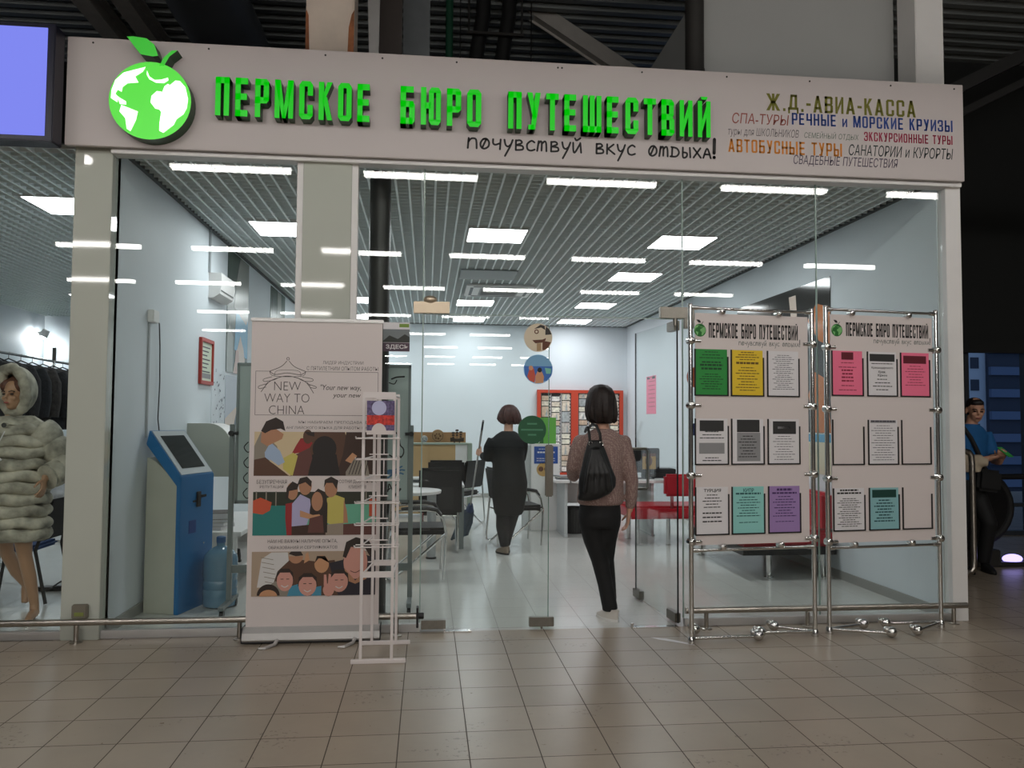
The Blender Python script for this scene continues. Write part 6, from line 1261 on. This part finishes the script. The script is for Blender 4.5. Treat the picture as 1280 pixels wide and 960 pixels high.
mb = MB(); mb.tube([(6.3, 8.9, .86), (7.2, 8.9, .87), (9.5, 8.9, .87)], .035, 10); mb.build('rail', m_rubber, rl)
for x in (6.4, 8.2):
    mb = MB(); mb.cyl((x, 8.9, 0), (x, 8.9, .87), .025); mb.build('post', m_rubber, rl)
fl = thing('floor_lamp_strip', 'violet glowing floor lamp at far right edge', 'lamp', (6.25, 7.86, 0))
mb = MB(); mb.box(5.98, 6.62, 7.80, 7.96, 0, .05); mb.build('housing', m_dark, fl, bevel=.006)
mb = MB(); mb.ell((6.18, 7.87, .075), .11, .06, .05); mb.build('diffuser', emitter('violet_glow', (176, 164, 255), 2.2), fl)
# window wall
m_spd = M('shade_dark_spandrel', (34, 36, 36), .85)  # dark spandrel colour; the dimness away from the lamps is put into it
mb = MB(); mb.box(4.12, 14, 10, 10.2, 2.50, 6.6); mb.box(4.12, 14, 9.9, 10.0, 2.46, 2.62); mb.box(4.12, 7.22, 10, 10.2, 0, 2.5); struct(mb.build('wall_window', m_spd, smooth=False))
mb = MB(); d0 = Vector((0, 0, 0))
mb.loft([[(x, y+q, z+s) for q, s in ((-.1, -.08), (.1, -.08), (.1, .08), (-.1, .08))] for x, y, z in ((4.3, 8.6, 4.5), (8.2, 8.6, 6.5))])
mb.loft([[(x, y+q, z+s) for q, s in ((-.05, -.05), (.05, -.05), (.05, .05), (-.05, .05))] for x, y, z in ((4.3, 8.9, 4.2), (8.6, 8.9, 6.4))])
solo(mb, 'slanting_beam', M('dark_beam', (52, 52, 52), .7), 'dark slanting roof beams at the upper right corner', 'beam')
mb = MB()
for x in (7.26, 8.15, 9.4, 10.6): mb.box(x-.035, x+.035, 10.02, 10.12, 0, 2.5)
mb.box(7.0, 14, 10.02, 10.12, .38, .43); mb.box(7.0, 14, 10.02, 10.12, 0, .06); struct(mb.build('trim_12', M('window_frame_dark', (52, 58, 66), .5), smooth=False))
mb = MB(); mb.box(7.0, 14, 10.06, 10.07, .06, 2.5); struct(mb.build('window_7', m_glass, smooth=False))
# buildings outside
tw = thing('apartment_block', 'pale apartment block with dark balconies outside the window', 'building', (72, 105, -20))
m_bw = M('block_white', (190, 196, 206), .8); m_bd = M('block_dark', (52, 60, 76), .8); m_bg = M('block_blue', (96, 112, 140), .8)
mb = MB(); mb.box(60, 75.2, 100, 112, -20, 45); mb.build('wall', m_bw, tw, smooth=False)
mb = MB(); mb.box(75.2, 80.5, 99.4, 112, -20, 45); mb.build('balcony_tower', m_bd, tw, smooth=False)
for k in range(16):
    z = -18+k*3.0; mb = MB(); mb.box(73.0, 74.2, 99.9, 100, z, z+1.5); mb.build('window', m_bd, tw, smooth=False)
    mb = MB(); mb.box(75.2, 80.5, 98.9, 99.4, z-.9, z+.2); mb.build('balcony', m_bg, tw, smooth=False)
t2 = thing('grey_building', 'grey building further right outside the window', 'building', (105, 110, -20))
mb = MB(); mb.box(80.5, 140, 108, 116, -20, 40); mb.build('wall', M('block_slate', (78, 92, 118), .8), t2, smooth=False)
mb = MB()
for k in range(8): mb.box(83+k*4.4, 83.5+k*4.4, 107.8, 108, -18, 38)
mb.build('pilaster', m_bg, t2, smooth=False)
for k in range(6):
    mb = MB(); mb.box(80.5, 118, 107.7, 107.9, -16+k*7, -15.3+k*7); mb.build('ledge', m_bg, t2, smooth=False)
mb = MB(); mb.box(14.5, 200, 10.5, 200, -20.2, -20); struct(mb.build('ground', M('snowy_ground', (150, 156, 166), .9), smooth=False))
mb = MB(); mb.box(7, 14, 10.3, 26, -.6, -.35); struct(mb.build('terrace', M('snow_ledge', (170, 178, 190), .9), smooth=False))
# --- mannequin
mq = thing('mannequin', 'walking mannequin in a hooded pale striped fur coat behind the left glass', 'mannequin', (-3.1, 6.4, 0)); y1 = 6.36
m_ms = M('mannequin_skin', (178, 138, 108), .35)
hq = (-3.085, y1-.03, 1.675)
mb = MB(); head(mb, hq, -.2, 0, 1.0); mb.limb([(-3.135, y1, 1.40, .055), (-3.12, y1, 1.52, .048), (-3.10, y1-.0, 1.60, .046)], 12)
mb.rings([(-3.13, y1, .80, .14, .10), (-3.13, y1, .95, .15, .10), (-3.13, y1, 1.1, .11, .08), (-3.13, y1, 1.3, .15, .10), (-3.13, y1, 1.40, .15, .08), (-3.13, y1, 1.44, .06, .05)], 18)
LA = [(-2.97, y1, 1.40, .045), (-2.86, y1+.03, 1.27, .04), (-2.76, y1+.03, 1.16, .036), (-2.79, y1-.06, 1.08, .03), (-2.81, y1-.13, 1.05, .022)]
mb.limb(LA, 12); mb.limb([(-3.29, y1, 1.40, .045), (-3.42, y1+.02, 1.27, .04), (-3.5, y1, 1.12, .034), (-3.45, y1-.1, 1.02, .022)], 12)
LG = [(-3.06, y1, .86, .085), (-3.02, y1, .65, .07), (-2.995, y1, .46, .05), (-2.965, y1+.02, .30, .048), (-2.93, y1+.03, .10, .032), (-2.925, y1+.02, .05, .034)]
BG = [(-3.19, y1, .86, .085), (-3.20, y1+.08, .62, .068), (-3.20, y1+.16, .46, .05), (-3.18, y1+.27, .30, .046), (-3.16, y1+.37, .19, .032)]
mb.limb(LG, 14); mb.limb(BG, 14)
mb.limb([(-2.925, y1+.03, .04, .034), (-2.915, y1-.04, .03, .034), (-2.90, y1-.12, .02, .026), (-2.895, y1-.16, .016, .016)], 12)
mb.limb([(-3.16, y1+.385, .18, .034), (-3.155, y1+.38, .11, .036), (-3.15, y1+.35, .04, .024)], 12)
hand(mb, (-2.812, y1-.14, 1.045), (.1, -.4, -.9), (-1, 0, 0), -1, .5)
fuse(mb, 'body', m_ms, mq, .0065, 2); eyes(mq, hq, -.2, 0, 1., (168, 92, 84))
m_fur = M('pale_striped_fur', (172, 167, 152), .95, var=.5, vscale=9, bump=.8)
def furring(cx, cy, z, rx, ry, n, seed): return [(cx+rx*math.cos(2*PI*k/n)*(1+.018*math.sin(k*5.1+seed*3)+.012*math.sin(k*11.7+seed)), cy+ry*math.sin(2*PI*k/n), z+.012*math.sin(k*.9+seed*1.7)) for k in range(n)]
prof = [(1.50, .14, .10), (1.46, .235, .125), (1.40, .265, .15), (1.30, .27, .165), (1.15, .268, .17), (1.0, .272, .172), (.85, .278, .175), (.70, .282, .178), (.60, .28, .178)]
def pw(z):
    for (z1, a1, b1), (z2, a2, b2) in zip(prof, prof[1:]):
        if z2 <= z <= z1: t = (z1-z)/(z1-z2); return a1+(a2-a1)*t, b1+(b2-b1)*t
    return prof[-1][1:]
bands = [1.455-.0865*k for k in range(11)]
for i in range(10):
    za, zb_ = bands[i], bands[i+1]; mb = MB(); R_ = []
    for t in range(9):
        u = t/8.; z = za+(zb_-za)*u; rx, ry = pw(z); g = .955+.15*math.sin(PI*u)**.6 if 0 < u < 1 else .945
        R_.append(furring(-3.125, y1, z, rx*g, ry*g, 40, i+1))
    mb.loft(R_); mb.build('fur_band', m_fur, mq)
mb = MB(); R_ = []
for t in range(7):
    u = t/6.; z = 1.505+(1.44-1.505)*u; R_.append(furring(-3.125, y1, z, .16+.10*u, .105+.03*u, 40, 3))
mb.loft(R_); mb.build('collar', m_fur, mq)
SL = [Vector(p) for p in ((-2.93, y1, 1.43), (-2.86, y1+.02, 1.34), (-2.79, y1+.03, 1.25), (-2.735, y1+.03, 1.17), (-2.745, y1-.02, 1.11), (-2.79, y1-.08, 1.07), (-2.81, y1-.12, 1.055))]
for sgn in (1, -1):
    mb = MB(); P = []
    for i in range(len(SL)-1):
        for k in range(6): P.append(SL[i].lerp(SL[i+1], k/6.))
    P.append(SL[-1])
    if sgn < 0: P = [Vector((-6.25-p.x, p.y, p.z)) for p in P]
    tot = len(P); rr = [(.105-.02*i/tot)*(.90+.22*abs(math.sin(PI*i/tot*4.6))**.6) for i in range(tot)]; rr[-1] *= .8
    mb.tube(P, rr, 18); mb.build('sleeve', m_fur, mq)
# hood: a thick fur ring round the face with a closed back
mb = MB(); hx = Matrix.Translation((-3.085, y1-.0, 1.67)) @ Matrix.Rotation(-.2, 4, 'Z')
mb.xf = hx; ring = [(.105*math.sin(2*PI*k/30), -.055-.03*math.cos(2*PI*k/30), .035+.165*math.cos(2*PI*k/30)) for k in range(30)]
mb.tube(ring, [.040+.005*math.sin(k*2.3) for k in range(30)], 12, 0, True); mb.xf = None; mb.build('hood_trim', m_fur, mq)
mb = MB(); mb.xf = hx; R_ = []
for i in range(9):
    t = i/8.; R_.append([((.115*math.cos(t*1.35)+.01)*math.sin(2*PI*k/30), -.05+.19*math.sin(t*1.5), .035+(.178*math.cos(t*1.35)+.01)*math.cos(2*PI*k/30)) for k in range(30)])
mb.loft(R_, 0, False); mb.xf = None; mb.build('hood', m_fur, mq)
mb = MB(); mb.xf = hx; mb.ell((0, .01, .055), .088, .105, .105, 20, 12); mb.ell((-.055, -.062, .07), .045, .035, .05, 12, 8); mb.ell((.055, -.062, .07), .045, .035, .05, 12, 8); mb.xf = None
fuse(mb, 'wig', M('chestnut_wig', (92, 58, 44), .5, var=.3, vscale=40, bump=.3), mq, .008, 2)
mb = MB(); mb.cyl((-3.085, y1-.185, 1.445), (-3.085, y1-.150, 1.445), .018, n=14); mb.build('button', m_chrome, mq)
tg = thing('price_tag', 'black and white price tag on a string at the front of the fur coat', 'tag', (-3.17, y1-.215, 1.15))
mb = MB(); mb.box(-3.215, -3.135, y1-.215, y1-.211, 1.17, 1.215, 0); mb.box(-3.215, -3.135, y1-.215, y1-.211, 1.11, 1.17, 1); mb.build('card', [m_paper, m_ink], tg, smooth=False)
mb = MB(); mb.tube([(-3.07, y1-.20, 1.40), (-3.10, y1-.215, 1.32), (-3.12, y1-.225, 1.26), (-3.16, y1-.214, 1.215)], .004, 6); mb.tube([(-3.12, y1-.224, 1.27), (-3.105, y1-.225, 1.22), (-3.075, y1-.225, 1.19)], .007, 6); mb.build('string', m_paper, tg)
